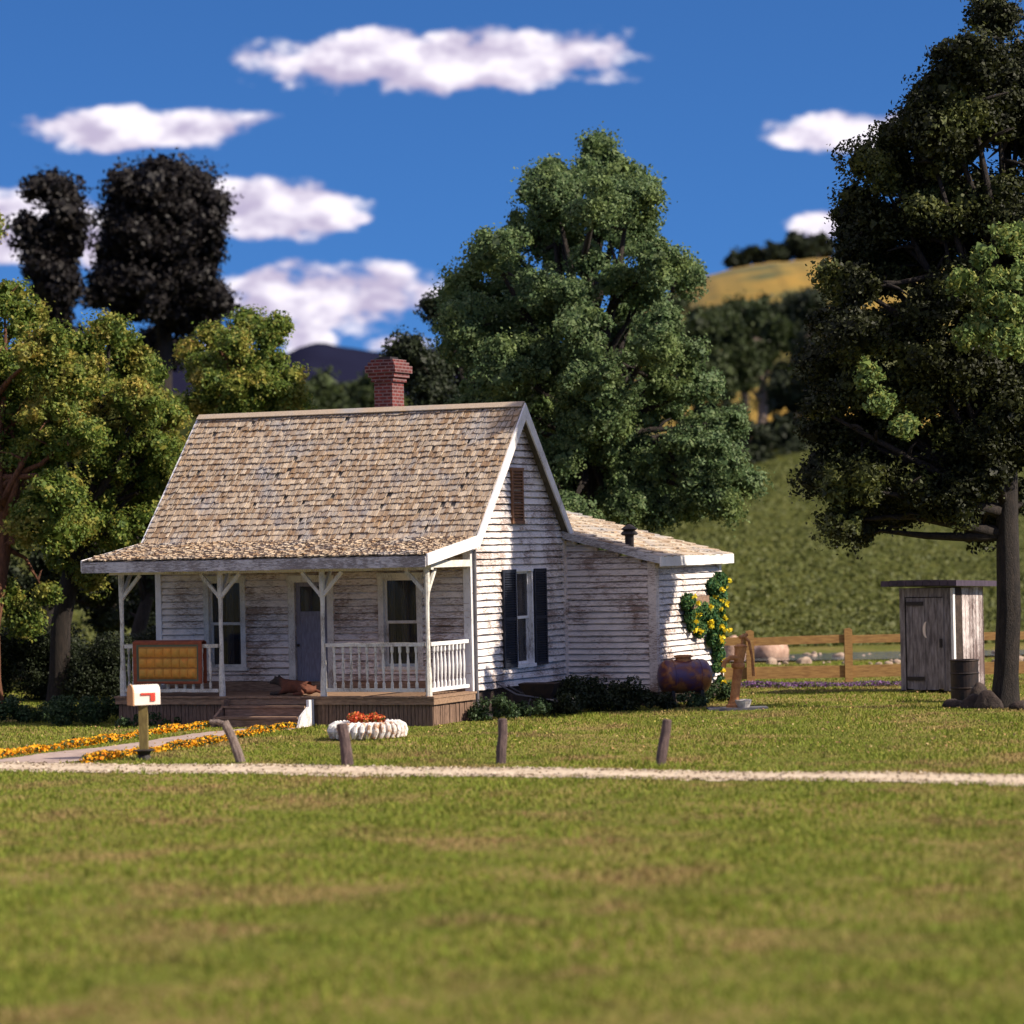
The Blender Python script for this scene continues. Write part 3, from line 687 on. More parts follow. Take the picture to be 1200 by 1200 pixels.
# ------------------------------------------------------------------ quilt on the rail
nx_, nz_ = 84, 30
def quilt_sheet(y, z0, z1, out):
    vs = []
    for j in range(nz_ + 1):
        for i in range(nx_ + 1):
            x = -.83 + 1.66 * i / nx_; z = z0 + (z1 - z0) * j / nz_
            zc = z - (z0 + z1) / 2
            pu = 0
            if abs(x) < .685 and abs(zc) < .325:
                pu = .075 * (abs(math.sin((x + .685) / 1.37 * math.pi * 7)) ** .5) * (abs(math.sin((zc + .325) / .65 * math.pi * 3)) ** .5)
            elif abs(x) > .73 or abs(zc) > .37: pu = .018
            sag = .012 * math.sin(x * 7) * (1 - j / nz_)
            vs.append((x, y - out * (pu + .012) + sag, zc - .006 * math.sin(x * 5) * (1 - j / nz_)))
    return vs
qz0, qz1 = .86, 1.74
vf = quilt_sheet(-.075, qz0, qz1, 1); vb = quilt_sheet(.075, qz0, qz1, -1)
nrow = nx_ + 1; fs = []
for j in range(nz_):
    for i in range(nx_):
        a = j*nrow + i; fs.append((a, a+1, a+1+nrow, a+nrow)); o = len(vf); fs.append((o+a, o+a+nrow, o+a+1+nrow, o+a+1))
top = nz_ * nrow; o = len(vf)
arch = []
for i in range(nrow):
    p = Vector(vf[top + i]); q = Vector(vf[top + i]); arch.append((p.x, 0, p.z + .035))
ai = len(vf) + len(vb)
for i in range(nx_):
    fs.append((top+i, top+i+1, ai+i+1, ai+i)); fs.append((ai+i, ai+i+1, o+top+i+1, o+top+i))
me = bpy.data.meshes.new('quilt'); me.from_pydata(vf + vb + arch, [], fs); me.polygons.foreach_set('use_smooth', [True]*len(fs))
qo = mesh_obj('quilt', me, M['quilt']); qc = HW(-6.05, -2.0, (qz0 + qz1) / 2); qo.location = qc; qo.rotation_euler = (0, 0, -TH)
md = qo.modifiers.new('thick', 'SOLIDIFY'); md.thickness = .012
tag(qo, 'orange and red patchwork quilt draped over the left porch railing', 'quilt')

# ------------------------------------------------------------------ skinned bodies
def skin(name, verts, edges, radii, mat, parent=None, sub=2, loc=(0, 0, 0), rz=0):
    me = bpy.data.meshes.new(name + '_rig'); me.from_pydata(verts, edges, []); o = bpy.data.objects.new(name + '_rig', me); COL.objects.link(o)
    md = o.modifiers.new('skin', 'SKIN'); md.use_smooth_shade = True
    for i, r in enumerate(radii):
        r = r if isinstance(r, tuple) else (r, r)
        me.skin_vertices[0].data[i].radius = r
    me.skin_vertices[0].data[0].use_root = True
    sb = o.modifiers.new('sub', 'SUBSURF'); sb.levels = sub; sb.render_levels = sub
    dg = bpy.context.evaluated_depsgraph_get(); ev = o.evaluated_get(dg); nm = bpy.data.meshes.new_from_object(ev)
    bpy.data.objects.remove(o); nm.name = name; nm.materials.clear()
    r = mesh_obj(name, nm, mat, parent); r.location = loc; r.rotation_euler = (0, 0, rz); return r
# dog lying on its belly, head to the left (-x), length about 1.05 m
dv = [(.15, 0, .17), (-.05, 0, .18), (-.22, -.01, .20), (-.32, -.03, .27), (-.40, -.06, .31), (-.50, -.09, .285), (-.57, -.11, .265),       # 0-6 rump..nose
      (.34, 0, .15), (.44, .02, .10), (.56, .06, .05), (.66, .05, .035),                                                             # 7-10 hips, tail
      (-.22, -.12, .11), (-.34, -.15, .045), (-.48, -.16, .035), (-.54, -.16, .03),                                                    # 11-14 front leg near
      (-.22, .12, .11), (-.34, .15, .045), (-.46, .16, .035), (-.52, .16, .03),
      (.30, -.15, .12), (.16, -.20, .13), (.28, -.22, .045), (.10, -.235, .035), (.04, -.235, .03),                                    # 19-23 hind leg folded
      (.30, .15, .12), (.16, .20, .13), (.28, .22, .045), (.12, .235, .035),
      (-.385, -.005, .385), (-.40, .0, .425), (-.415, -.115, .375), (-.43, -.13, .41)]
de = [(0,1),(1,2),(2,3),(3,4),(4,5),(5,6),(0,7),(7,8),(8,9),(9,10),(2,11),(11,12),(12,13),(13,14),(2,15),(15,16),(16,17),(17,18),
      (7,19),(19,20),(20,21),(21,22),(22,23),(7,24),(24,25),(25,26),(26,27),(4,28),(28,29),(4,30),(30,31)]
dr_ = [.145,.15,.125,.085,.085,.045,.03,.13,.035,.026,.018,.055,.04,.033,.028,.055,.04,.033,.028,.09,.075,.045,.033,.026,.09,.075,.045,.033,.03,.012,.03,.012]
dog = skin('dog', dv, de, dr_, M['dog'], sub=2, loc=HW(-3.22, -1.72, FZ + .005), rz=-TH)
tag(dog, 'reddish brown dog with a black head lying on the porch above the steps', 'dog')
for s in ((-.455, -.105, .335), (-.435, -.028, .345)): MB().lathe([(.001, -.012), (.009, -.008), (.012, 0), (.009, .008), (.001, .012)], 8, s).build('eye', M['sooty'], dog, smooth=True)
MB().lathe([(.002, -.016), (.014, -.008), (.016, 0), (.012, .010), (.002, .016)], 8, (-.59, -.117, .275)).build('nose', M['sooty'], dog, smooth=True)

# ------------------------------------------------------------------ foliage
def tree(name, label, base, d, blobs, leafm, bark, leaf=.10, dens=1.0, rc=.5, trunk_r=.22, group=None, fork=None, depthk=.75, extra=None, sub=True, cover=1.0, cat='tree', shrink=1.0):
    """base: px of the trunk foot; blobs: (px,py,r px) of foliage masses seen from the front, given depth inside the crown"""
    b0 = P(base[0], base[1], d); b0.z = gz(b0.x, b0.y)
    root = empty(name, b0, 0, label, cat, group)
    k = d / F; ctr = []; cx = sum(b[0] for b in blobs) / len(blobs); ext = (max(b[0] + b[2] for b in blobs) - min(b[0] - b[2] for b in blobs)) * k / 2
    cc, cr, cn = [], [], []
    for (px, py, r) in blobs:
        off = rnd.uniform(-1, 1) * ext * depthk * math.sqrt(max(.1, 1 - ((px - cx) * k / (ext + .01)) ** 2))
        c = P(px, py, d + off); ctr.append((c, r * k))
        R_ = r * k * 1.12; nsub = max(4, int(4.2 * (R_ / rc) ** 2 * dens))
        for _ in range(nsub):
            q = unit(rng.normal(size=(1, 3)))[0] * (rng.random() ** .45) * max(.05, R_ - rc * .55)
            r2 = rc * rng.choice([.5, .65, .8, 1.1]) * rng.uniform(.85, 1.15); q[2] *= .8; cc.append(np.array(c) - np.array(b0) + q); cr.append(r2)
            cn.append(max(20, int(4 * math.pi * r2 * r2 / (leaf * leaf * .31) * .50 * cover)))
    V = clump_leaves(cc, cr, cn, leaf, inner=True)
    me = quads_mesh(name + '_crown', V); crown = mesh_obj('crown', me, leafm, root)
    if extra:  # lighter-leaved masses coloured as sunlit parts of the crown
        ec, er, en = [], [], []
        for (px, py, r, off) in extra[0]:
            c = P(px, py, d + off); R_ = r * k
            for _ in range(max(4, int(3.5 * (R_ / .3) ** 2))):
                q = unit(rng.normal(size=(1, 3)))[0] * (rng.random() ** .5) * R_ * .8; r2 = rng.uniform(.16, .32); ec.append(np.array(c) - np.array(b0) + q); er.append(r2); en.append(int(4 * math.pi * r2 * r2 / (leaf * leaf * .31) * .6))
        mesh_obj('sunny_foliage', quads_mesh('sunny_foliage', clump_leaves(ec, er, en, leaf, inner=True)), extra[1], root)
    # trunk and limbs
    tb = MB(); f0 = fork if fork else (cx * .5 + base[0] * .5, max(b[1] + b[2] * .2 for b in blobs))
    fk = P(f0[0], f0[1], d) - b0
    top = min((c for c, r in ctr), key=lambda c: -c.z) - b0
    mid = (fk * .5) + Vector((rnd.uniform(-.2, .2), rnd.uniform(-.2, .2), 0))
    tb.tube([(0, 0, -.3), (0, 0, .12), mid * .35, mid, fk, fk.lerp(top, .45) + Vector((.15, .1, 0)), top], [trunk_r * 1.7, trunk_r * 1.25, trunk_r * 1.02, trunk_r * .95, trunk_r * .85, trunk_r * .45, trunk_r * .12], 10, jit=.10)
    for c, r in ctr:
        e = c - b0; t0 = rnd.uniform(.0, .6); s = fk.lerp(top, t0 * .8) if e.z > fk.z else mid.lerp(fk, .7 + .3 * rnd.random())
        if e.z < s.z - .3: s = fk
        m1 = s.lerp(e, .5) + Vector((rnd.uniform(-.25, .25), rnd.uniform(-.25, .25), rnd.uniform(-.1, .3)))
        L = (e - s).length; rr = min(trunk_r * .55, .05 + L * .028)
        tb.tube([s, s.lerp(m1, .5) + Vector((rnd.uniform(-.08, .08), 0, rnd.uniform(-.08, .08))), m1, e], [rr, rr * .75, rr * .55, rr * .15], 6, jit=.08)
        for _ in range(3):
            q = m1.lerp(e, rnd.random()); dd = Vector((rnd.uniform(-1, 1), rnd.uniform(-1, 1), rnd.uniform(-.4, 1))).normalized() * r * .9
            tb.tube([q, q + dd * .5 + Vector((0, 0, .05)), q + dd], [rr * .4, rr * .25, rr * .08], 5)
    tb.build('trunk', bark, root, smooth=True)
    return root

CT = [(690,195,48),(645,215,42),(735,215,36),(650,232,45),(700,235,38),(738,232,40),(628,272,45),(655,290,38),(575,298,36),(550,338,34),(610,330,48),(640,345,40),(735,275,36),(770,305,34),(800,322,26),
      (570,385,48),(620,395,50),(600,430,50),(655,430,48),(545,420,38),(745,360,30),(770,395,42),(735,410,42),(700,440,46),(800,420,34),(820,455,34),(770,470,48),(850,500,26),
      (720,510,50),(660,500,46),(610,480,40),(830,540,36),(865,562,28),(790,545,46),(845,590,28),(780,600,36),(730,590,42),(680,570,46),(640,540,40),(720,625,26),(700,640,30),(660,610,40),(690,480,40),(560,470,36),(580,520,40),(760,650,22),(540,380,34),(600,290,30),(700,480,44),(745,540,44),(690,560,40),(770,440,34),(805,520,34),(665,300,26),(710,262,28),(668,345,30),(725,325,26),(680,385,34),(655,265,30),(690,300,22),(760,340,28),(830,500,28),(760,570,40),(820,570,30)]
tree('broadleaf_tree', 'large grey green broadleaf tree rising behind the gable of the cottage', (690, 815), 80, CT, M['leaf_center'], M['bark_dark'], leaf=.10, rc=.46, trunk_r=.34, fork=(690, 520), dens=.9)
tree('broadleaf_tree', 'dark tree standing behind the chimney of the cottage', (560, 800), 98, [(520,365,30),(478,415,26),(455,430,16),(500,440,34),(545,430,40),(590,460,45),(520,480,40),(560,500,45),(620,520,50),(640,470,45),(680,480,40)],
     M['leaf_dark'], M['bark_dark'], leaf=.14, rc=.5, trunk_r=.3, dens=1.2)
L1 = [(-40,330,45),(5,350,34),(25,375,34),(-20,400,50),(50,410,38),(10,440,45),(75,450,36),(40,490,45),(-30,490,50),(85,510,34),(20,550,45),(65,570,40),(-30,580,45),(30,620,38),(75,625,30),(45,530,40),(0,700,34),(60,490,36),(10,500,40),(100,440,30),(50,610,36),(20,730,22),(50,690,20),(-30,270,30)]
tree('broadleaf_tree', 'yellow green tree at the left edge with a reddish trunk', (-8, 815), 73, L1, M['leaf_yellow'], M['bark_red'], leaf=.095, rc=.42, trunk_r=.2, fork=(5, 640), dens=.95)
L2 = [(100,415,34),(145,415,36),(175,430,30),(120,455,40),(165,470,38),(200,480,26),(100,500,36),(145,520,42),(190,525,30),(205,560,18),(110,560,40),(160,580,36),(95,620,34),(140,630,30),(175,610,20),(110,670,24),(75,660,26),(130,385,22),(85,450,36),(130,530,40),(180,560,34),(120,600,36),(200,530,26),(190,640,22)]
tree('broadleaf_tree', 'bushy yellow green tree just left of the cottage roof', (70, 812), 75.5, L2, M['leaf_yellow'], M['bark_dark'], leaf=.095, rc=.42, trunk_r=.26, fork=(90, 640), dens=.95)
L3 = [(225,410,24),(255,395,26),(290,382,24),(318,392,24),(240,440,32),(275,430,30),(315,435,32),(340,455,24),(350,470,16),(280,470,32),(235,475,24),(320,480,28),(260,520,30),(320,520,30),(260,460,30),(300,455,30),(235,425,22),(275,400,20)]
tree('broadleaf_tree', 'small crowned yellow green tree rising behind the left end of the roof', (275, 800), 84, L3, M['leaf_yellow'], M['bark_red'], leaf=.10, rc=.42, trunk_r=.2, fork=(272, 500), dens=.9)
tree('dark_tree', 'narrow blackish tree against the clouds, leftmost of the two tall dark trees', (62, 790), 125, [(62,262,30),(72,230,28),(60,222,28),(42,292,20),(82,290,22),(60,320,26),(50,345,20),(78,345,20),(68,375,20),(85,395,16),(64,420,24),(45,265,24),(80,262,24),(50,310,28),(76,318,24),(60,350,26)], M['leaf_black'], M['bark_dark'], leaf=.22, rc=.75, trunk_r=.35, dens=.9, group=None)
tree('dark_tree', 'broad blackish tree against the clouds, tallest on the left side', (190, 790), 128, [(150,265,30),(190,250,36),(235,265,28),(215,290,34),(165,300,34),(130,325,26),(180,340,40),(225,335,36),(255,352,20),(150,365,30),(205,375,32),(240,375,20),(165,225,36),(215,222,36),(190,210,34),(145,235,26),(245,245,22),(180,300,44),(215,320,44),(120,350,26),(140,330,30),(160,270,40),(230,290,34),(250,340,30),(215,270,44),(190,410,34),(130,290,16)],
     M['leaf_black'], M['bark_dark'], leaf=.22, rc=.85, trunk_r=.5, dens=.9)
RT = [(1000,285,34),(985,325,32),(1040,265,44),(1045,320,44),(975,375,34),(1010,390,42),(965,430,30),(1000,450,42),(975,500,38),(1020,510,42),(960,560,28),(1000,570,40),(985,610,30),(1050,390,46),(1065,460,48),(1060,540,46),(1050,600,34),(1100,290,48),(1110,360,50),(1120,430,50),(1130,510,48),(1110,580,40),(1150,620,26),
      (1160,300,48),(1170,370,46),(1180,440,50),(1190,520,46),(1210,260,50),(1225,450,44),(1150,230,55),(1080,210,50),(1030,205,40),(1110,140,52),(1180,150,55),(1230,190,40),(1200,80,50),(1130,80,50),(1170,130,50),(1100,110,44),(1200,140,50),(1080,140,40),(1170,20,35),(1000,240,30),(1070,580,30),(1090,560,36),(1010,620,24),(985,540,34),(1030,560,36),(1080,480,44),(1150,560,36),(1080,350,44),(1020,300,40),(1110,180,44),(1140,90,44),(1160,460,40),(1210,580,34),(1170,600,24),(960,480,24),(1060,160,34),(1220,300,44),(1100,250,40),(1130,330,40),(1090,420,40),(1160,510,36),(1130,560,34),(1190,480,40),(1050,500,36),(1000,520,30),(1010,340,36),(1160,420,40)]
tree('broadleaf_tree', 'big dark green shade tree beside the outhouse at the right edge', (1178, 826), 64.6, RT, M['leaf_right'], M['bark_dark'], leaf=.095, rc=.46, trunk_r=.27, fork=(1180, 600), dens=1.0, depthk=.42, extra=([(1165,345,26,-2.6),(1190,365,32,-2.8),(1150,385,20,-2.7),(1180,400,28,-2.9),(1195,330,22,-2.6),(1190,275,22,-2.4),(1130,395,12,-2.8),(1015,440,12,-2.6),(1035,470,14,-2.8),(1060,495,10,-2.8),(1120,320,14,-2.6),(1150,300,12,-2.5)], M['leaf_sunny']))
# trees on the right hillside, behind
tr_specs = [
 ((835, 545), 235, [(825,380,26),(850,395,28),(835,430,28),(870,420,24),(815,420,20),(850,455,20),(820,490,30),(850,490,28),(800,460,26)], 'mid', 'rounded green hillside tree just right of the big grey green tree'),
 ((885, 535), 245, [(880,375,24),(905,385,26),(890,415,28),(925,400,24),(915,440,22),(940,430,22),(870,445,16),(900,470,16),(925,460,20)], 'mid', 'green hillside tree with a pale forked trunk below the ochre field'),
 ((935, 540), 228, [(950,360,26),(935,470,26),(950,410,30),(965,450,30),(930,505,20),(970,520,26),(915,500,24),(940,540,24),(925,450,24)], 'dark', 'dark hillside tree half hidden by the left edge of the big shade tree'),
 ((800, 545), 260, [(790,360,22),(775,390,26),(805,400,20),(790,430,26)], 'mid', 'small green hillside tree showing through the right side of the grey green crown'),
 ((815, 420), 300, [(812,372,16),(828,378,18),(845,372,16),(800,392,16),(830,398,20)], 'mid', 'round green tree at the lower edge of the ochre field, left of its row'),
 ((865, 420), 305, [(862,362,16),(880,368,18),(895,360,14),(870,385,20),(890,392,18)], 'mid', 'green tree in the middle of the row under the ochre field'),
 ((930, 420), 300, [(915,368,16),(935,358,18),(952,350,18),(925,385,22),(950,380,22),(905,390,16)], 'dark', 'dark tree at the lower edge of the ochre field beside the shade tree'),
 ((860, 552), 222, [(830,530,20),(850,520,22),(880,532,20),(905,522,24),(870,505,18),(930,535,22),(955,540,22),(810,540,18),(920,505,20),(845,500,20),(892,512,14),(935,515,20),(825,505,20),(860,545,16),(895,545,18),(925,550,16)], 'dark', 'low dark thicket tree at the top of the green slope')]
for base, d, bl, kd, lb in tr_specs:
    tree('hillside_tree', lb, base, d, bl, M['leaf_mid'] if kd == 'mid' else M['leaf_dark'], M['stake_grey'] if 'forked' in lb else M['bark_dark'], leaf=.36, rc=1.15, trunk_r=.42, dens=.9, group='trees on the slope behind the house')
# crest trees on the ochre hill
for i, (px, py, r, lb) in enumerate([(862,304,11,'small dark tree at the left end of the row on the ochre hilltop'),(884,298,14,'second dark tree from the left on the ochre hilltop'),(908,296,16,'dark round tree in the middle of the hilltop row'),(934,290,20,'tall dark tree on the ochre hilltop nearest the big shade tree'),(958,288,20,'dark hilltop tree partly hidden by the big shade tree'),(817,331,5,'tiny dark tree alone on the left shoulder of the ochre hill')]):
    tree('hilltop_tree', lb, (px, py + r * 1.5), 398, [(px, py, r), (px - r*.6, py + r*.35, r*.6), (px + r*.6, py + r*.3, r*.65)], M['leaf_dark'], M['bark_dark'], leaf=.55, rc=1.1, trunk_r=.35, dens=1, group='trees along the crest of the ochre hill')
# left background trees below the mountain
for px, py, r, d, lb in [(372,452,20,210,'round olive tree below the dark mountain, nearest the yellow green tree'),(412,458,18,230,'olive tree between the two far trees left of the chimney'),(440,452,16,220,'far olive tree just left of the chimney')]:
    tree('far_tree', lb, (px, py + 40), d, [(px, py, r), (px - r*.7, py + r*.6, r*.8), (px + r*.7, py + r*.7, r*.8), (px, py + r*1.3, r)], M['leaf_mid'], M['bark_dark'], leaf=.35, rc=1.0, trunk_r=.3, group='far trees left of the chimney')
# trees filling the shade left of the cottage, its darkness put into their leaves
for base, d, bl, lb in [((110, 800), 92, [(100,640,40),(140,600,44),(120,680,34),(180,640,44),(150,560,40),(60,600,40),(100,700,30),(150,690,32),(182,690,30),(60,695,28),(125,725,18),(205,650,34),(180,735,16)], 'dark tree in deep shade behind the porch end'),
                        ((20, 800), 90, [(20,600,44),(-30,640,44),(40,560,40),(0,680,34),(-50,560,50),(40,690,28),(-20,710,26),(60,660,30)], 'dark tree in deep shade near the left edge'),
                        ((165, 795), 87, [(165,640,30),(175,690,24),(160,610,30),(190,600,26),(150,720,16)], 'thin dark tree seen between the left porch post and the wall')]:
    tree('shaded_tree', lb, base, d, bl, M['leaf_dark'], M['bark_dark'], leaf=.15, rc=.6, trunk_r=.24, dens=.8, group='shade coloured trees left of the cottage')

def shrub(name, label, px, py, w, h, mat, leaf=.07, depth=None, n=9, group=None, pos=None, cat='shrub', cover=1.0):
    p = pos if pos is not None else G(px, py); p = Vector((p[0], p[1], gz(p[0], p[1])))
    cc, cr, cn = [], [], []; depth = depth or w * .6
    for _ in range(n):
        r = min(w, h) * rnd.uniform(.22, .36); x = rnd.uniform(-.5, .5) * (w - r); y = rnd.uniform(-.5, .5) * (depth - r); z = rnd.uniform(r * .5, max(r * .6, h - r)) * (1 - .5 * (abs(x) / (w * .5)) ** 2)
        cc.append(np.array([x, y, z])); cr.append(r); cn.append(max(15, int(4*math.pi*r*r/(leaf*leaf*.31) * .5 * cover)))
    V = clump_leaves(cc, cr, cn, leaf, shell=.3)
    o = mesh_obj(name, quads_mesh(name, V), mat); o.location = p
    return tag(o, label, cat, group)
GB = 'shrubs along the cottage walls'
shrub('shrub', 'leafy low shrub by the downspout at the front corner', 578, 845, 1.0, .62, M['leaf_bush'], group=GB, n=12)
shrub('shrub', 'dark low shrub under the window with navy shutters', 622, 842, .9, .5, M['leaf_bush'], group=GB, n=10)
for px, py, w, h, lb in [(652,839,.9,.6,'low dark shrub in front of the wheelbarrow wheel'),(662,836,.95,.95,'dark shrub in the inner corner of the two walls'),(700,834,.95,.9,'dark shrub in the middle of the wing front wall'),(738,833,.95,.85,'dark shrub left of the rusty tank by the wing corner'),(772,832,.8,.5,'low dark shrub in front of the left end of the rusty tank'),(808,829,.8,.42,'low dark shrub in front of the right end of the rusty tank'),(842,822,.8,.55,'dark shrub at the foot of the flowering vine')]:
    shrub('shrub', lb, px, py, w, h, M['leaf_dark'] if px < 800 else M['leaf_bush'], group=GB, n=12)
GL = 'undergrowth shrubs left of the porch'
for px, py, w, h, lb in [(10,848,1.1,.7,'light topped shrub at the far left edge of the lawn'),(45,846,1.0,.55,'low shrub second from the left edge of the lawn'),(88,850,1.3,.8,'leafy shrub midway between the left edge and the porch'),(125,846,1.1,.7,'leafy shrub touching the left end of the porch'),(20,822,1.9,2.3,'tall dark shrub behind the far left lawn edge'),(75,820,2.2,2.0,'tall dark shrub behind the low shrubs left of the porch'),(118,822,1.8,2.1,'dark shrub against the porch end'),(165,806,1.8,2.2,'tall dark shrub behind the left porch post'),(215,842,1.4,.35,'low dark plant under the porch skirting behind the mailbox')]:
    pos = None
    if px == 215: pos = HW(-6.3, -2.5)
    shrub('shrub', lb, px, py, w, h, M['leaf_bush'] if h < .9 else M['leaf_dark'], group=GL, n=14, pos=pos)  # tall ones added in dark leaves to deepen the shade under the trees

# vine with yellow flowers on the wing wall
vb = HW(2.5, 8.85); vine = empty('flowering_vine', vb, -TH, 'green climbing vine with yellow flowers on the sunlit wing wall', 'vine')
ctrs = []
for (yy, zz, r) in [(9.2,.4,.13),(9.15,.7,.16),(9.2,1.0,.2),(9.1,1.3,.24),(9.0,1.6,.28),(8.7,1.75,.28),(9.3,1.8,.22),(8.3,1.95,.28),(7.9,2.05,.26),(7.5,2.1,.26),(9.15,2.05,.26),(7.2,2.25,.22),(8.6,2.1,.26),(9.3,2.35,.25),(9.0,2.55,.25),(9.35,2.7,.22),(7.6,1.75,.2),(8.0,1.6,.2),(8.8,1.35,.2),(7.3,1.95,.2)]:
    ctrs.append((np.array([2.13 + .19 - 2.5 + rnd.uniform(-.03, .05), yy - 9.2, zz]), r))
V = clump_leaves([c for c, r in ctrs], [r for c, r in ctrs], [int(1300 * r * r / .06) for c, r in ctrs], .105, shell=.2)
V[:, :, 0] = -.32 + (V[:, :, 0] + .32) * .75
mesh_obj('leaves', quads_mesh('vine_leaves', V), M['leaf_vine'], vine)
fl = [];
for c, r in ctrs:
    for _ in range(2 if r > .2 else 1):
        q = c + unit(rng.normal(size=(1, 3)))[0] * r * np.array([1.0, .95, .9]); q[0] = abs(q[0] - c[0]) + c[0]; fl.append((q, .07))
for c, r in fl: mesh_obj('flower', quads_mesh('vine_flower', clump_leaves([c], [r], [16], .085, shell=.1)), M['yellow'], vine)
tb = MB(); tb.tube([(-.1, 0, 0), (-.15, 0, .7), (-.18, -.1, 1.3), (-.2, -.3, 1.9), (-.2, -.1, 2.5)], [.03, .028, .025, .02, .012], 6); tb.tube([(-.18, -.1, 1.3), (-.2, -.8, 1.8), (-.2, -1.7, 2.1)], [.025, .02, .012], 6); tb.build('stem', M['bark'], vine)
bx_ = MB(); bx_.box(-.34, -.10, -2.05, -.95, 2.16, 2.2); bx_.box(-.10, -.07, -2.05, -.95, 2.1, 2.38); bx_.box(-.32, -.10, -.97, -.94, 2.2, 2.38); bx_.box(-.32, -.10, -2.06, -2.03, 2.2, 2.38); bx_.build('wooden_shelf', M['stepwood'], vine)

# ------------------------------------------------------------------ rusty tank
tk = empty('fuel_tank', (3.72, 67.6, 0), math.radians(14), 'rusty purple brown fuel tank lying beside the wing wall', 'tank')
mb = MB(); prof = []
for a in np.linspace(0, 90, 8): prof.append((.40 * math.sin(math.radians(a)) + .002, -.40 - .20 * math.cos(math.radians(a))))
prof += [(.402, -.2), (.402, 0), (.402, .2)]
for a in np.linspace(90, 0, 8): prof.append((.40 * math.sin(math.radians(a)) + .002, .40 + .20 * math.cos(math.radians(a))))
mb.lathe(prof, 32); mb.v = [(v[2], v[0], v[1] * .92 + .66) for v in mb.v]; mb.build('body', M['tank'], tk, smooth=True)
for x in (-.3, .3):
    w = MB(); w.lathe([(.405, -.012), (.415, -.008), (.415, .008), (.405, .012)], 32); w.v = [(v[2] + x, v[0], v[1] * .92 + .66) for v in w.v]; w.build('band', M['tank'], tk)
MB().lathe([(.18, 0), (.17, .08), (.21, .09), (.21, .12), (.15, .14), (.14, .06)], 24, (-.02, 0, .99)).build('collar', M['rustpump'], tk)
for x in (-.33, .33): MB().prism([(-.28, 0), (.28, 0), (.22, .46), (-.22, .46)], x - .04, x + .04, 'x').build('leg', M['sooty'], tk)

# ------------------------------------------------------------------ wheelbarrow in the shade under the window
wbp = Vector((.55, 65.2, 0)); wb = empty('wheelbarrow', wbp, math.radians(-12), 'dark old wheelbarrow parked among shrubs below the shuttered window', 'wheelbarrow')
mb = MB(); mb.add([(-.45,-.3,.68),(.35,-.3,.68),(.35,.3,.68),(-.45,.3,.68),(-.25,-.18,.36),(.22,-.18,.36),(.22,.18,.36),(-.25,.18,.36)], [(4,5,6,7),(0,1,5,4),(1,2,6,5),(2,3,7,6),(3,0,4,7)])
tr_ = mb.build('tray', M['drum'], wb); sd = tr_.modifiers.new('t', 'SOLIDIFY'); sd.thickness = .015
for s in (-1, 1):
    MB().tube([(-.95, s*.26, .72), (-.5, s*.24, .46), (.2, s*.16, .34), (.52, s*.06, .24)], [.018, .02, .02, .018], 8).build('handle', M['slab'], wb)
    MB().tube([(-.2, s*.2, .38), (-.34, s*.22, 0), (-.22, s*.22, 0), (-.05, s*.18, .36)], [.014]*4, 6).build('leg', M['slab'], wb)
w = MB(); w.lathe([(.16, -.04), (.20, -.035), (.215, 0), (.20, .035), (.16, .04), (.15, 0)], 24); w.v = [(v[0] + .52, v[2], v[1] + .215) for v in w.v]; w.build('wheel', M['sooty'], wb)

# ------------------------------------------------------------------ back rail fence
fp = [(-3.2, 76.8), (5.85, 77.3), (8.55, 77.2), (11.9, 77.2), (15.2, 77.2)]
fa_ = G(880, 803); fb_ = G(1001, 803); 
fx = [fa_.x - 2*(fb_.x - fa_.x), fa_.x - (fb_.x - fa_.x), fa_.x, fb_.x, 2*fb_.x - fa_.x, 3*fb_.x - 2*fa_.x]; fy = fa_.y
fence = empty('rail_fence', (fx[2], fy, 0), 0, 'brown two rail wooden fence running behind the yard', 'fence')
for i, x in enumerate(fx):
    MB().prism([(x - fx[2] - .10, -.1), (x - fx[2] + .10, -.1), (x - fx[2] + .095, 1.34), (x - fx[2] + .03, 1.38), (x - fx[2] - .1, 1.35)], -.08, .08, 'y').build('post', M['fencewood'], fence)
    if i < len(fx) - 1:
        a, b_ = x - fx[2] + .101, fx[i+1] - fx[2] - .101
        for z, h in ((1.1, .2), (.30, .30)):
            j = rnd.uniform(-.02, .02); MB().bar((a, 0, z + j), (b_, 0, z - j), .07, h).build('rail', M['fencewood'], fence)

# ------------------------------------------------------------------ outhouse
oh = G(1118, 812); OR = math.radians(-36)
out = empty('outhouse', oh, OR, 'grey wooden outhouse with a crescent moon door and pale side boards', 'outhouse')
ow, od, oz = 1.36, 1.5, 2.42           # front face spans x -ow..0 at y=0; right side at x=0
mb = MB(); x = -ow
while x < -.001:
    w = min(rnd.uniform(.13, .2), -x); 
    if w < .05: w = -x
    if not (-1.18 < x + w/2 < -.18): mb.box(x + .004, x + w - .004, -.03 + rnd.uniform(-.006, .006), .0, .05, oz)
    else: mb.box(x + .004, x + w - .004, -.03, .0, 2.22, oz)
    x += w
mb.build('front_wall', M['outhouse_front'], out)
dm = MB(); xs_ = np.linspace(-1.18, -.2, 7)
for i in range(6): dm.box(xs_[i] + .003, xs_[i+1] - .003, -.055 + rnd.uniform(-.006, .006), -.032, .08 + rnd.uniform(-.02, .02), 2.2)
od_ = dm.build('door', M['outhouse_front'], out)
for z in (.28, 2.02): MB().box(-1.16, -.72, -.085, -.064, z, z + .09).build('hinge', M['sooty'], od_)
mo = MB(); pts = []
for a in np.linspace(-75, 75, 14): pts.append((.12*math.cos(math.radians(a)), .20*math.sin(math.radians(a))))
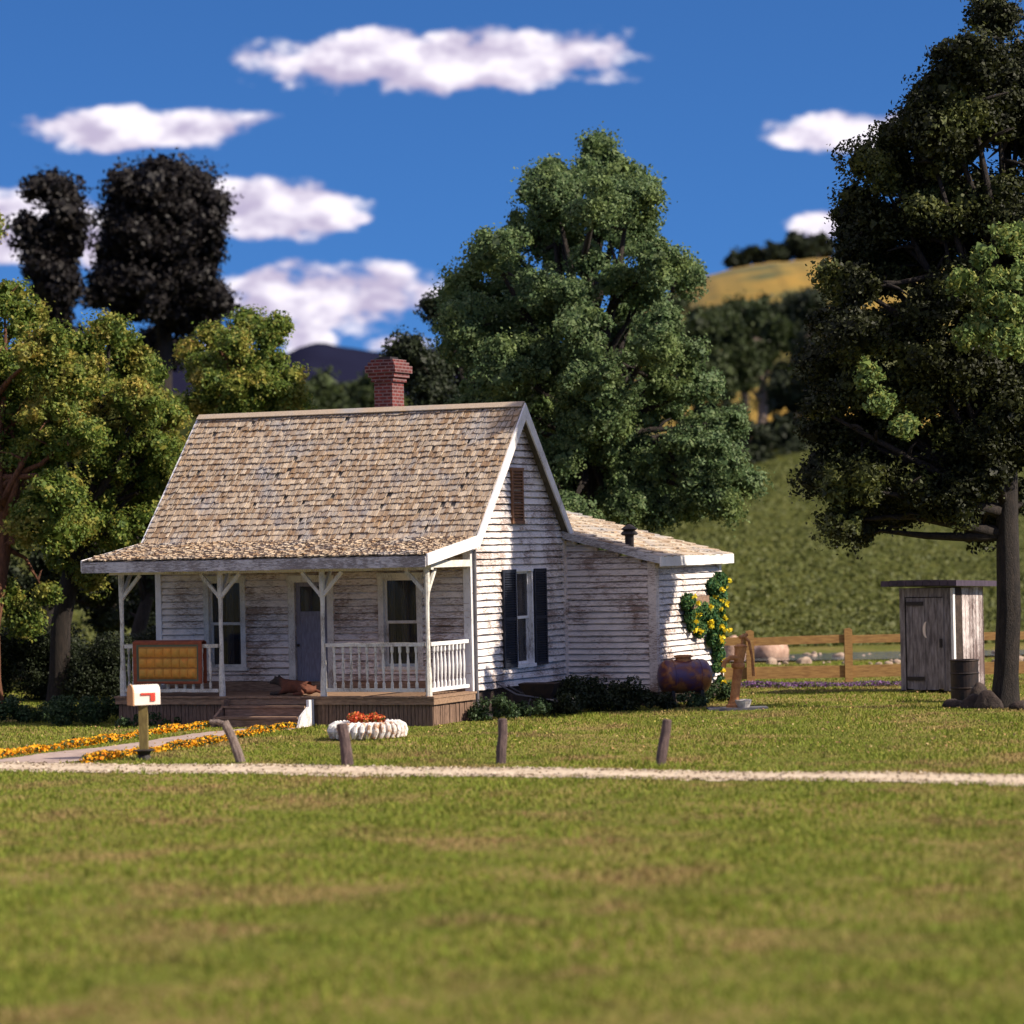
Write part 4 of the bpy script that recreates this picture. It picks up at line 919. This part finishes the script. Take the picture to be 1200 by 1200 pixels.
for a in np.linspace(75, -75, 14): pts.append((.035*math.cos(math.radians(a)) + .012, .185*math.sin(math.radians(a))))
mo.prism([( -p[0] - .62, p[1] + 1.46) for p in pts], -.074, -.064, 'y'); mo.build('crescent_moon', M['mailbox'], od_)
MB().box(-.3, -.24, -.10, -.064, 1.05, 1.25).build('handle', M['sooty'], od_)
mb = MB(); y = .42
while y < od - .01:
    w = min(rnd.uniform(.15, .2), od - y); mb.box(-.0, .03 + rnd.uniform(-.006, .008), y + .012, y + w - .012, .04 + rnd.uniform(0, .06), oz); y += w
mb.build('side_wall', M['outhouse_side'], out)
MB().box(-.02, .045, -.035, .06, .03, oz).build('corner_strip', M['white'], out)
mb = MB(); mb.box(-.012, .022, .06, .42, .03, oz); mb.box(-.03, -.01, .4, od, .03, oz); mb.box(-ow, -ow + .03, 0, od, .03, oz); mb.box(-ow, 0, od - .03, od, .03, oz); mb.build('side_wall', M['rock_dark'], out)['label'] = 'outhouse side boards coloured dark as if in shade beside the door'  # band next to the door darkened to stand for shade
mb = MB(); n = 9
for i in range(n):
    xa = -ow - .32 + (ow + .62) * i / n; xb = -ow - .32 + (ow + .62) * (i + 1) / n
    j = rnd.uniform(-.012, .012); vs = [(xa, -.32, oz + .06 + j), (xb - .01, -.32, oz + .06 + j), (xb - .01, od + .25, oz + .0), (xa, od + .25, oz + .0)]
    mb.add(vs + [(a, b_, c + .13) for a, b_, c in vs], [(3,2,1,0),(4,5,6,7),(0,1,5,4),(1,2,6,5),(2,3,7,6),(3,0,4,7)])
mb.build('roof', M['outhouse_roof'], out)

# ------------------------------------------------------------------ oil drum, rocks at the tree foot
dp = G(1131, 822); dr2 = empty('oil_drum', dp, 0, 'dark rusty oil drum standing in front of the outhouse', 'drum')
MB().lathe([(.30, 0), (.32, .02), (.305, .04), (.305, .28), (.325, .30), (.305, .32), (.305, .60), (.325, .62), (.305, .64), (.305, .88), (.325, .90), (.32, .92), (.29, .92), (.28, .45)], 28).build('body', M['drum'], dr2)
def rock(name, label, p, sx, sy, sz, mat, group, seed):
    r = random.Random(seed); bm = __import__('bmesh').new(); import bmesh
    bmesh.ops.create_icosphere(bm, subdivisions=3, radius=1)
    ph = [r.uniform(0, 6) for _ in range(6)]
    for v in bm.verts:
        q = v.co; k = 1 + .16*math.sin(q.x*2.5+ph[0]) + .14*math.sin(q.y*3+ph[1]) + .12*math.cos(q.z*3.5+ph[2]) + .06*math.sin(q.x*7+ph[3])*math.cos(q.y*6+ph[4])
        v.co = Vector((q.x*sx*k, q.y*sy*k, max(q.z, -.35)*sz*k))
    me = bpy.data.meshes.new(name); bm.to_mesh(me); bm.free(); me.polygons.foreach_set('use_smooth', [True]*len(me.polygons))
    o = mesh_obj(name, me, mat); o.location = (p[0], p[1], gz(p[0], p[1]) + sz*.25); o.rotation_euler = (0, 0, r.uniform(0, 6)); return tag(o, label, 'rock', group)
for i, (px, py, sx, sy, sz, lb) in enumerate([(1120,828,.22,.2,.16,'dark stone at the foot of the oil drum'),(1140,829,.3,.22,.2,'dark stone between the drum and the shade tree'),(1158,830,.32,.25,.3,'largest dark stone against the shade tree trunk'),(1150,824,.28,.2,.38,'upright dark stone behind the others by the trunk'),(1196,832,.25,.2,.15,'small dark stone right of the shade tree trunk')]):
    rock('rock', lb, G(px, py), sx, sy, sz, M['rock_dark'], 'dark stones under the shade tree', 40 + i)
# stream stones
rk_ = [(862,766,.36,.36,.50,'rounded pinkish boulder beyond the fence just right of the wing'),(896,768,.62,.5,.54,'broad pinkish boulder beyond the fence behind the pump')]
for mm_ in ('mountain', 'olive_hill'): M[mm_].node_tree.nodes['Principled BSDF'].inputs['Specular IOR Level'].default_value = 0
for i, (px, py, sx, sy, sz, lb) in enumerate(rk_): rock('boulder', lb, G(px, py), sx, sy, sz, M['rock'], 'boulders beyond the fence', 60 + i)
o0 = rock('stream_stone', 'pale stone on the near bank of the stream beyond the fence', G(905, 778), .2, .18, .16, M['rock_white'], 'pale stones along the stream', 70)
for k in range(46):
    px = rnd.choice([rnd.uniform(852, 1062), rnd.uniform(925, 1062), rnd.uniform(1165, 1215)]); near = rnd.random() < .62
    p = G(px, rnd.uniform(776, 781) - (px - 900) * .012 if near else rnd.uniform(764, 768) - (px - 900) * .012); c = o0.copy(); COL.objects.link(c); s = rnd.choice([.3, .4, .5, .6, .85])
    c.location = (p.x, p.y, gz(p.x, p.y) + .04 * s); c.scale = (s * rnd.uniform(.8, 1.3), s, s * rnd.uniform(.8, 1.2)); c.rotation_euler = (0, 0, rnd.uniform(0, 6))
o0['label'] = 'pale stone on the bank of the stream beyond the fence'
for o in bpy.data.objects:
    if o.name.startswith('stream_stone'): o['label'] = 'pale stone on the bank of the stream beyond the fence'
    if o.name.startswith('stream_stone') and rnd.random() < .35:
        pass

# ------------------------------------------------------------------ hand pump on slab
pp = G(863, 832); pump = empty('hand_pump', pp, 0, 'rust orange hand pump leaning on a grey slab beside the fence post', 'pump')
MB().box(-.62, .66, -.3, .3, .0, .06).build('slab', M['slab'], pump)
MB().lathe([(.17, 0), (.17, .05), (.13, .08), (.12, .14)], 18, (-.05, 0, .06)).tube([(-.05, 0, .12), (.0, 0, .5), (.06, 0, .9)], [.105, .098, .105], 14).lathe([(.11, -.02), (.15, .02), (.15, .08), (.12, .1)], 16, (.06, 0, .9)).tube([(.06, 0, .96), (.10, 0, 1.2), (.12, 0, 1.34)], [.10, .12, .13], 14).lathe([(.14, 0), (.15, .03), (.10, .06), (.05, .08)], 16, (.12, 0, 1.33)).build('body', M['rustpump'], pump, smooth=False)
MB().tube([(.14, 0, 1.35), (.16, 0, 1.5), (.20, 0, 1.62)], [.03, .03, .035], 8).tube([(.10, -.1, 1.55), (.26, .05, 1.60)], [.04, .04], 8).build('piston_rod', M['rustpump'], pump)
MB().tube([(.18, 0, 1.60), (.30, 0, 1.45), (.36, 0, 1.1), (.38, 0, .72)], [.03, .03, .026, .034], 8).build('handle', M['rustpump'], pump)
MB().tube([(.06, -.05, 1.12), (-.12, -.14, 1.12), (-.24, -.18, 1.04), (-.27, -.19, .92)], [.06, .055, .05, .05], 10).build('spout', M['rustpump'], pump)
MB().lathe([(.13, 0), (.17, .10), (.18, .15), (.15, .17), (.1, .12)], 18, (.14, -.10, .06)).build('basin', M['palemetal'], pump)

# ------------------------------------------------------------------ mailbox
mp = G(169, 890); mbx = empty('mailbox', mp, 0, 'white mailbox with a red flag on a square post by the lane', 'mailbox')
MB().tube([(0, 0, 0), (0, 0, .08), (0, 0, .16)], [.15, .10, .14], 14).lathe([(.19, 0), (.20, .015), (.12, .03)], 16, (0, 0, .15)).build('base', M['sooty'], mbx)
MB().bar((0, 0, .14), (0, 0, .98), .15, .15).build('post', M['mailpost'], mbx)
ax = empty('tmp', (0, 0, 0)); bpy.data.objects.remove(ax)
c30, s30 = math.cos(math.radians(28)), math.sin(math.radians(28))
def mrot(v): x, y, z = v; return (x*c30 - y*s30, x*s30 + y*c30, z)
body = MB(); prof = [(-.14, .96), (.14, .96), (.14, 1.17)] + [(.14*math.cos(a), 1.17 + .14*math.sin(a)) for a in np.linspace(0, math.pi, 9)[1:-1]] + [(-.14, 1.17)]
body.prism(prof, -.235, .25, 'x'); body.v = [mrot((v[0] + .02, v[1], v[2])) for v in body.v]; body.build('box', M['mailbox'], mbx)
dmb = MB(); dmb.prism([(p[0]*1.05, 1.08 + (p[1] - 1.08)*1.05) for p in prof], -.262, -.237, 'x'); dmb.v = [mrot((v[0] + .02, v[1], v[2])) for v in dmb.v]; dmb.build('door', simple('mailbox_shaded_door', (.55, .30, .15), (.42, .22, .10), 4), mbx)  # door end coloured orange-brown for the shade on it
lt_ = MB(); lt_.box(-.262, -.245, -.02, .02, 1.27, 1.33); lt_.v = [mrot((v[0] + .02, v[1], v[2])) for v in lt_.v]; lt_.build('latch', M['palemetal'], mbx)
fm = MB(); fm.box(-.10, .17, -.158, -.145, 1.13, 1.17); fm.box(.08, .17, -.158, -.145, 1.02, 1.13); fm.v = [mrot(v) for v in fm.v]; fm.build('flag', M['red'], mbx)

# ------------------------------------------------------------------ stakes along the lane
def stake(label, pt, pb, mat, r, stub=False):
    b_ = G(*pb); top = P(pt[0], pt[1], b_.y + .1) - b_; mb = MB()
    if stub:
        root = empty('wooden_stake', b_, 0, label, 'stake', 'stakes along the lane')
        mb.tube([(0, 0, -.1), top * .3, top * .62 + Vector((.01, 0, 0)), top], [r * 1.02, r, r * .95, r * .9], 10, jit=.1); mb.build('shaft', mat, root, smooth=False)
        MB().tube([top * .93, top * .96 + Vector((-.12, 0, .03)), top + Vector((-.25, .02, .01))], [r * .6, r * .55, r * .4], 8, jit=.1).build('broken_branch', mat, root); return root
    mb.tube([(0, 0, -.1), top * .3, top * .62 + Vector((.01, 0, 0)), top * .97, top], [r * 1.02, r, r * .95, r * .95, r * .7], 10, jit=.1)
    return tag(mb.build('wooden_stake', mat, loc=b_), label, 'stake', 'stakes along the lane')
stake('leaning grey stake with a broken side branch in front of the porch steps', (263, 846), (285, 895), M['stake_grey'], .085, True)
stake('dark brown stake in front of the white tyre planter', (400, 848), (408, 898), M['stake'], .10)
stake('upright brown stake in front of the front corner of the cottage', (589, 842), (587, 895), M['stake'], .085)
stake('brown stake leaning right in front of the yard, rightmost of the four', (782, 843), (773, 897), M['stake'], .085)

# ------------------------------------------------------------------ tyre planter
tp = G(431, 866); ty = empty('tyre_planter', tp, 0, 'white painted tractor tyre used as a flower planter on the lawn', 'planter')
mb = MB(); prof = []
for a in np.linspace(-150, 210, 19)[:-1]: prof.append((.53 + .17*math.cos(math.radians(a)), .17 + .165*math.sin(math.radians(a))))
prof.append(prof[0]); mb.lathe(prof, 48); mb.build('tyre', M['tyre'], ty, smooth=True)
for k in range(34):
    a = 2*math.pi*k/34; l = MB(); ca, sa = math.cos(a), math.sin(a); r_ = .035
    pts = [(.60*math.cos(a+.03), .60*math.sin(a+.03), .325), (.70*ca, .70*sa, .26), (.725*ca, .725*sa, .17), (.70*math.cos(a-.06), .70*math.sin(a-.06), .05)]
    l.tube(pts, [.03, .042, .046, .036], 6); l.build('tread_lug', M['tyre'], ty)
MB().lathe([(.02, .24), (.42, .24), (.42, .10)], 24).build('soil', M['soil'], ty)
cc = [np.array([rnd.uniform(-.3, .3), rnd.uniform(-.3, .3), .36 + rnd.uniform(0, .08)]) for _ in range(26)]
V = clump_leaves(cc, [.10]*26, [70]*26, .055, shell=.2); fo = mesh_obj('flower_clump', quads_mesh('red_flowers', V), M['redpetal']); fo.location = tp
tag(fo, 'red and orange flowers growing in the white tyre planter', 'flowers')

# ------------------------------------------------------------------ flower borders, lavender, grass (uncountable)
def border(name, pts, width, n, mat, hmax=.15, size=.06, green=True):
    P2 = [G(*p) for p in pts]; L = [0]
    for a, b_ in zip(P2, P2[1:]): L.append(L[-1] + (b_ - a).length)
    s = rng.random(n) * L[-1]; x = np.interp(s, L, [p.x for p in P2]); y = np.interp(s, L, [p.y for p in P2])
    lump = (.55 + .45 * np.sin(s * 3.1) * np.sin(s * 1.3 + 1)) 
    x = x + rng.normal(size=n) * width * .12; y = y + rng.normal(size=n) * width * .5; z = rng.random(n) ** .7 * hmax * (.5 + .6 * lump)
    keep = rng.random(n) < (.45 + .55 * lump); c = np.stack([x, y, z], 1)[keep]
    nn = unit(rng.normal(size=(len(c), 3)) + np.array([0, -.4, .9])); V = leaf_quads(c, nn, size, .9)
    return tag(mesh_obj(name, quads_mesh(name, V), mat), kind='stuff')
bt = [(-40, 891), (0, 888), (60, 880), (120, 871), (180, 862), (205, 858), (240, 853)]
bb = [(100, 894), (130, 890), (170, 884), (240, 873), (290, 863), (320, 857), (352, 851)]
tag(border('marigold_border', bt, .30, 9000, M['marigold']), 'orange and yellow flower border on the far side of the garden path', 'flowers')
tag(border('marigold_border', bb, .26, 7500, M['marigold']), 'orange and yellow flower border on the lane side of the garden path', 'flowers')
tag(border('border_foliage', bt, .36, 4000, M['leaf_bush'], .15), 'green leaves under the far flower border', 'flowers')
tag(border('border_foliage', bb, .32, 4000, M['leaf_bush'], .15), 'green leaves under the lane side flower border', 'flowers')
tag(border('lavender', [(866, 805), (900, 805), (960, 804.5), (1060, 804)], .5, 9000, M['purple'], .11), 'purple flowers along the foot of the rail fence', 'flowers')

def grass(name, n, x0, x1, y0, y1, h, w, mat):
    y = y0 + (y1 - y0) * rng.random(n) ** 1.0; hw = (y / 6.0 * 1.0 + 1.5)
    x = (rng.random(n) * 2 - 1) * hw
    keep = np.ones(n, bool)
    # leave the lane, the path and the buildings clear
    lt = [G(*p) for p in lane_t]; lb = [G(*p) for p in lane_b]
    yt = np.interp(x, [p.x for p in lt], [p.y for p in lt]); yb = np.interp(x, [p.x for p in lb], [p.y for p in lb]); jj = .02 + .22 * rng.random(n) ** 2; keep &= ~((y < yt - jj) & (y > yb + jj))
    pt = [G(*p) for p in gp_t]; pb = [G(*p) for p in gp_b]
    yt = np.interp(x, [p.x for p in pt], [p.y for p in pt]); yb = np.interp(x, [p.x for p in pb], [p.y for p in pb]); keep &= ~((y < yt) & (y > yb) & (x < pb[-1].x) & (x > pt[0].x))
    c, s = math.cos(TH), math.sin(TH); lx = (x - HX)*c - (y - HY)*s; ly = (x - HX)*s + (y - HY)*c
    keep &= ~((lx > -7.5) & (lx < .15) & (ly > -2.15) & (ly < 9.7)) & ~((lx > -7) & (lx < 2.3) & (ly > 5.1) & (ly < 9.8)) & ~((lx > -4.7) & (lx < -2.55) & (ly > -2.85) & (ly < 0))
    ox, oy = oh.x, oh.y; c2, s2 = math.cos(-OR), math.sin(-OR); qx = (x-ox)*c2 - (y-oy)*s2; qy = (x-ox)*s2 + (y-oy)*c2
    keep &= ~((qx > -ow) & (qx < 0) & (qy > 0) & (qy < od))
    keep &= ((x - tp.x)**2 + (y - tp.y)**2 > .7**2)
    x, y = x[keep], y[keep]; n = len(x); z = hz(x, y)
    pat = .65 + .35*np.sin(x*1.9 + np.sin(y*.9)*2)*np.cos(y*1.3 + x*.7)
    hh = h * rng.uniform(.45, 1.25, n) * pat; a = rng.random(n) * 2*math.pi; wx, wy = np.cos(a)*w, np.sin(a)*w
    lx_, ly_ = rng.normal(size=n)*hh*.45, rng.normal(size=n)*hh*.45
    V = np.stack([np.stack([x - wx, y - wy, z - .01], 1), np.stack([x + wx, y + wy, z - .01], 1), np.stack([x + wx*.5 + lx_, y + wy*.5 + ly_, z + hh], 1), np.stack([x - wx*.5 + lx_, y - wy*.5 + ly_, z + hh], 1)], 1)
    return mesh_obj(name, quads_mesh(name, V), mat)
nl = 3200; yl = rng.uniform(51, 78, nl); xl = rng.uniform(-1, 1, nl) * (yl / 6 + 1); lx2 = (xl - HX)*math.cos(TH) - (yl - HY)*math.sin(TH); ly2 = (xl - HX)*math.sin(TH) + (yl - HY)*math.cos(TH)
kp = ~((lx2 > -7.6) & (lx2 < 2.4) & (ly2 > -2.3) & (ly2 < 9.8)) & (wob(np.stack([xl, yl, xl * 0], 1), .35) > -.35); kp &= ~((yl < np.interp(xl, [G(*p).x for p in lane_t], [G(*p).y for p in lane_t]) + .1)); xl, yl = xl[kp], yl[kp]
V = leaf_quads(np.stack([xl, yl, hz(xl, yl) + .045], 1), unit(rng.normal(size=(len(xl), 3)) * .5 + np.array([0, -.3, 1])), .048, .8)
M['litter'] = leaf_mat('leaf_litter', [(.34, .20, .07), (.40, .30, .12), (.20, .10, .04), (.26, .18, .08), (.42, .34, .06), (.10, .06, .03)], trans=.1)
tag(mesh_obj('leaf_litter', quads_mesh('leaf_litter', V), M['litter']), 'scattered dry leaves and yellow weeds in the lawn', 'leaves', kind='stuff')
def lane_edges(x):
    a = [G(*p) for p in lane_t]; b_ = [G(*p) for p in lane_b]; return np.interp(x, [p.x for p in a], [p.y for p in a]), np.interp(x, [p.x for p in b_], [p.y for p in b_])
xg = rng.uniform(-10.5, 10.5, 5200); ya, yb_ = lane_edges(xg); q_ = rng.random(5200); q_ = np.where(rng.random(5200) < .6, q_ * .24, 1 - q_ * .24); q_[::4] = rng.random(1300); yg = yb_ + (ya - yb_) * q_
V = leaf_quads(np.stack([xg, yg, hz(xg, yg) + .022], 1), unit(rng.normal(size=(5200, 3)) * .35 + np.array([0, 0, 1])), .055, .9)
M['gravel'] = leaf_mat('lane_gravel', [(.40, .32, .23), (.26, .19, .13), (.55, .47, .36), (.32, .25, .17)], trans=0.0)
tag(mesh_obj('gravel', quads_mesh('gravel', V), M['gravel']), 'loose gravel and grit on the pale lane', 'gravel', kind='stuff')
kx = []; 
for _ in range(420):
    yc = rnd.uniform(24, 62); xc = rnd.uniform(-1, 1) * (yc / 6 + .5); a_, b2 = lane_edges(np.array([xc]))
    q = [(xc - HX)*math.cos(TH) - (yc - HY)*math.sin(TH), (xc - HX)*math.sin(TH) + (yc - HY)*math.cos(TH)]
    if b2[0] - .1 < yc < a_[0] + .1 or (-7.6 < q[0] < .4 and q[1] > -3.2) or (yc > a_[0] and xc < -3.2): continue
    nb = rnd.randint(9, 18); an = rng.random(nb) * 6.28; rr_ = rng.random(nb) * .07; bx0 = np.stack([xc + np.cos(an)*rr_, yc + np.sin(an)*rr_, np.zeros(nb)], 1); bx0[:, 2] = hz(bx0[:, 0], bx0[:, 1]) - .01
    hh = rng.uniform(.07, .17, nb)[:, None]; tip = bx0 + np.concatenate([np.stack([np.cos(an), np.sin(an)], 1) * hh * .55, hh], 1); wv = np.stack([-np.sin(an), np.cos(an), np.zeros(nb)], 1) * .008
    kx.append(np.stack([bx0 - wv, bx0 + wv, tip + wv * .3, tip - wv * .3], 1))
tag(mesh_obj('weed_tufts', quads_mesh('weed_tufts', np.concatenate(kx)), M['grass']), 'taller tufts of grass and weeds standing in the lawn', 'grass', kind='stuff')
tag(grass('grass', 330000, 0, 0, 18, 92, .060, .014, M['grass']), 'short mown lawn grass of the yard and roadside', 'grass', kind='stuff')

n_t = 90000; yy_ = 104 + 135 * rng.random(n_t) ** 1.3; xx_ = rng.uniform(-.19, .19, n_t) * yy_
zz_ = hz(xx_, yy_); keep = wob(np.stack([xx_, yy_ * .6, zz_ * 0], 1), .22) > -.75; xx_, yy_, zz_ = xx_[keep], yy_[keep], zz_[keep]
c_ = np.stack([xx_, yy_, zz_ + .07], 1); V = leaf_quads(c_, unit(np.stack([rng.normal(size=len(xx_)) * .7, -np.ones(len(xx_)), rng.normal(size=len(xx_)) * .8 + .5], 1)), .22, .7)
M['tuft'] = leaf_mat('hill_tufts', [(.080, .092, .016), (.095, .105, .018), (.062, .075, .014), (.115, .115, .022), (.072, .084, .015)], [(.052, .064, .012), (.066, .076, .014), (.085, .09, .017)], trans=.2, patch_scale=.16)
tag(mesh_obj('meadow_tufts', quads_mesh('meadow_tufts', V), M['tuft']), 'rough meadow grass covering the slope behind the yard', 'grass', kind='stuff')

# ------------------------------------------------------------------ light and sky
PHI, EL = math.radians(19), math.radians(37)
sd_ = Vector((math.cos(PHI)*math.cos(EL), -math.sin(PHI)*math.cos(EL), math.sin(EL)))
ld = bpy.data.lights.new('sun', 'SUN'); ld.energy = 5.0; ld.angle = math.radians(.55); ld.color = (1, .89, .74)
sun = bpy.data.objects.new('sun', ld); COL.objects.link(sun); sun.rotation_euler = sd_.to_track_quat('Z', 'Y').to_euler(); sun.location = (30, 30, 40)
w = bpy.data.worlds.new('World'); S.world = w; w.use_nodes = True; t = w.node_tree; bg = t.nodes['Background']
sky = N(t, 'ShaderNodeTexSky'); sky.sky_type = 'NISHITA'; sky.sun_disc = False; sky.sun_elevation = EL; sky.sun_rotation = math.atan2(sd_.x, sd_.y)
sky.air_density = 1.0; sky.dust_density = .2; sky.ozone_density = 3.0; sky.altitude = 1500
tc = N(t, 'ShaderNodeTexCoord'); sep = N(t, 'ShaderNodeSeparateXYZ'); t.links.new(tc.outputs['Generated'], sep.inputs[0])
def MA(op, a, b_=None, c_=None):
    n = N(t, 'ShaderNodeMath', operation=op)
    for i, v in enumerate((a, b_, c_)):
        if v is None: continue
        if hasattr(v, 'links'): t.links.new(v, n.inputs[i])
        else: n.inputs[i].default_value = v
    return n.outputs[0]
zz = MA('MULTIPLY_ADD', MA('ABSOLUTE', sep.outputs[2]), 1.1, .13)      # clear deep blue down to the hills
cv = N(t, 'ShaderNodeCombineXYZ'); t.links.new(sep.outputs[0], cv.inputs[0]); t.links.new(sep.outputs[1], cv.inputs[1]); t.links.new(zz, cv.inputs[2])
t.links.new(cv.outputs[0], sky.inputs['Vector']) if 'Vector' in sky.inputs.keys() else None
az = MA('ARCTAN2', sep.outputs[0], sep.outputs[1]); el = MA('ARCSINE', sep.outputs[2])
cvec = N(t, 'ShaderNodeCombineXYZ'); t.links.new(az, cvec.inputs[0]); t.links.new(MA('MULTIPLY', el, 1.8), cvec.inputs[1])
cv2 = N(t, 'ShaderNodeVectorMath', operation='ADD'); cv2.inputs[1].default_value = (.004, .009, 0); t.links.new(cvec.outputs[0], cv2.inputs[0]); n1b = noise(t, 34, 7, vec=cv2.outputs[0], rough=.55); n1 = noise(t, 34, 7, vec=cvec.outputs[0], rough=.55); n2 = noise(t, 9, 4, vec=cvec.outputs[0])
dens = None; hgt = None
for (px, py, wpx, hpx) in [(390,350,134,46),(320,345,60,34),(440,350,60,26),(360,396,40,22),(320,244,135,36),(380,256,70,14),(10,262,150,44),(120,290,40,30),(985,262,60,22),(470,402,40,12),(205,405,60,14),(520,70,260,40),(1020,150,150,26),(160,150,170,26),(-260,300,200,60),(1500,280,260,60)]:
    r = ray(px, py).normalized(); a0, e0 = math.atan2(r.x, r.y), math.asin(r.z); wa, we = wpx / F, hpx / F
    u_ = MA('DIVIDE', MA('SUBTRACT', az, a0), wa); v_ = MA('DIVIDE', MA('SUBTRACT', el, e0), we)
    e_ = MA('SUBTRACT', 1.0, MA('ADD', MA('MULTIPLY', u_, u_), MA('MULTIPLY', v_, v_)))
    dens = e_ if dens is None else MA('MAXIMUM', dens, e_)
far = N(t, 'ShaderNodeMapRange'); far.inputs[1].default_value = .18; far.inputs[2].default_value = .4; t.links.new(sep.outputs[2], far.inputs[0])
gen = MA('SUBTRACT', MA('MULTIPLY', noise(t, 3.2, 6, vec=tc.outputs['Generated']), 5.0), 2.0)  # cloud cover out of view, thickened overhead to add neutral fill light
gen = MA('MULTIPLY_ADD', far.outputs[0], gen, MA('MULTIPLY', MA('SUBTRACT', 1.0, far.outputs[0]), -2))
dens = MA('MAXIMUM', MA('MAXIMUM', dens, -1.5), gen)
n3 = noise(t, 110, 5, vec=cvec.outputs[0], rough=.6)
val = MA('ADD', MA('ADD', dens, MA('MULTIPLY', MA('SUBTRACT', n1, .5), 3.9)), MA('MULTIPLY', MA('SUBTRACT', n3, .5), .9))
mr = N(t, 'ShaderNodeMapRange'); mr.inputs[1].default_value = -.05; mr.inputs[2].default_value = .60; mr.interpolation_type = 'SMOOTHSTEP'; t.links.new(val, mr.inputs[0])
cl = ramp(t, MA('ADD', MA('MULTIPLY', MA('SUBTRACT', n1, n1b), 1.6), MA('ADD', MA('MULTIPLY', n2, .5), .22)), [(.34, (5.6, 4.9, 6.6)), (.50, (8.2, 7.5, 8.8)), (.62, (10.5, 9.8, 10.6))])  # offset-noise relief: light and shade on the clouds put into their colour
skc = mix(t, 1.0, sky.outputs[0], (.40, .78, 1.22), 'MULTIPLY')
t.links.new(mix(t, MA('MULTIPLY', mr.outputs[0], .96), skc, cl), bg.inputs['Color']); bg.inputs['Strength'].default_value = .066
S.view_settings.view_transform = 'Standard'; S.view_settings.look = 'None'; S.view_settings.exposure = .68; S.view_settings.gamma = 1; S.view_settings.use_curve_mapping = False
S.cycles.max_bounces = 6; S.cycles.transparent_max_bounces = 8
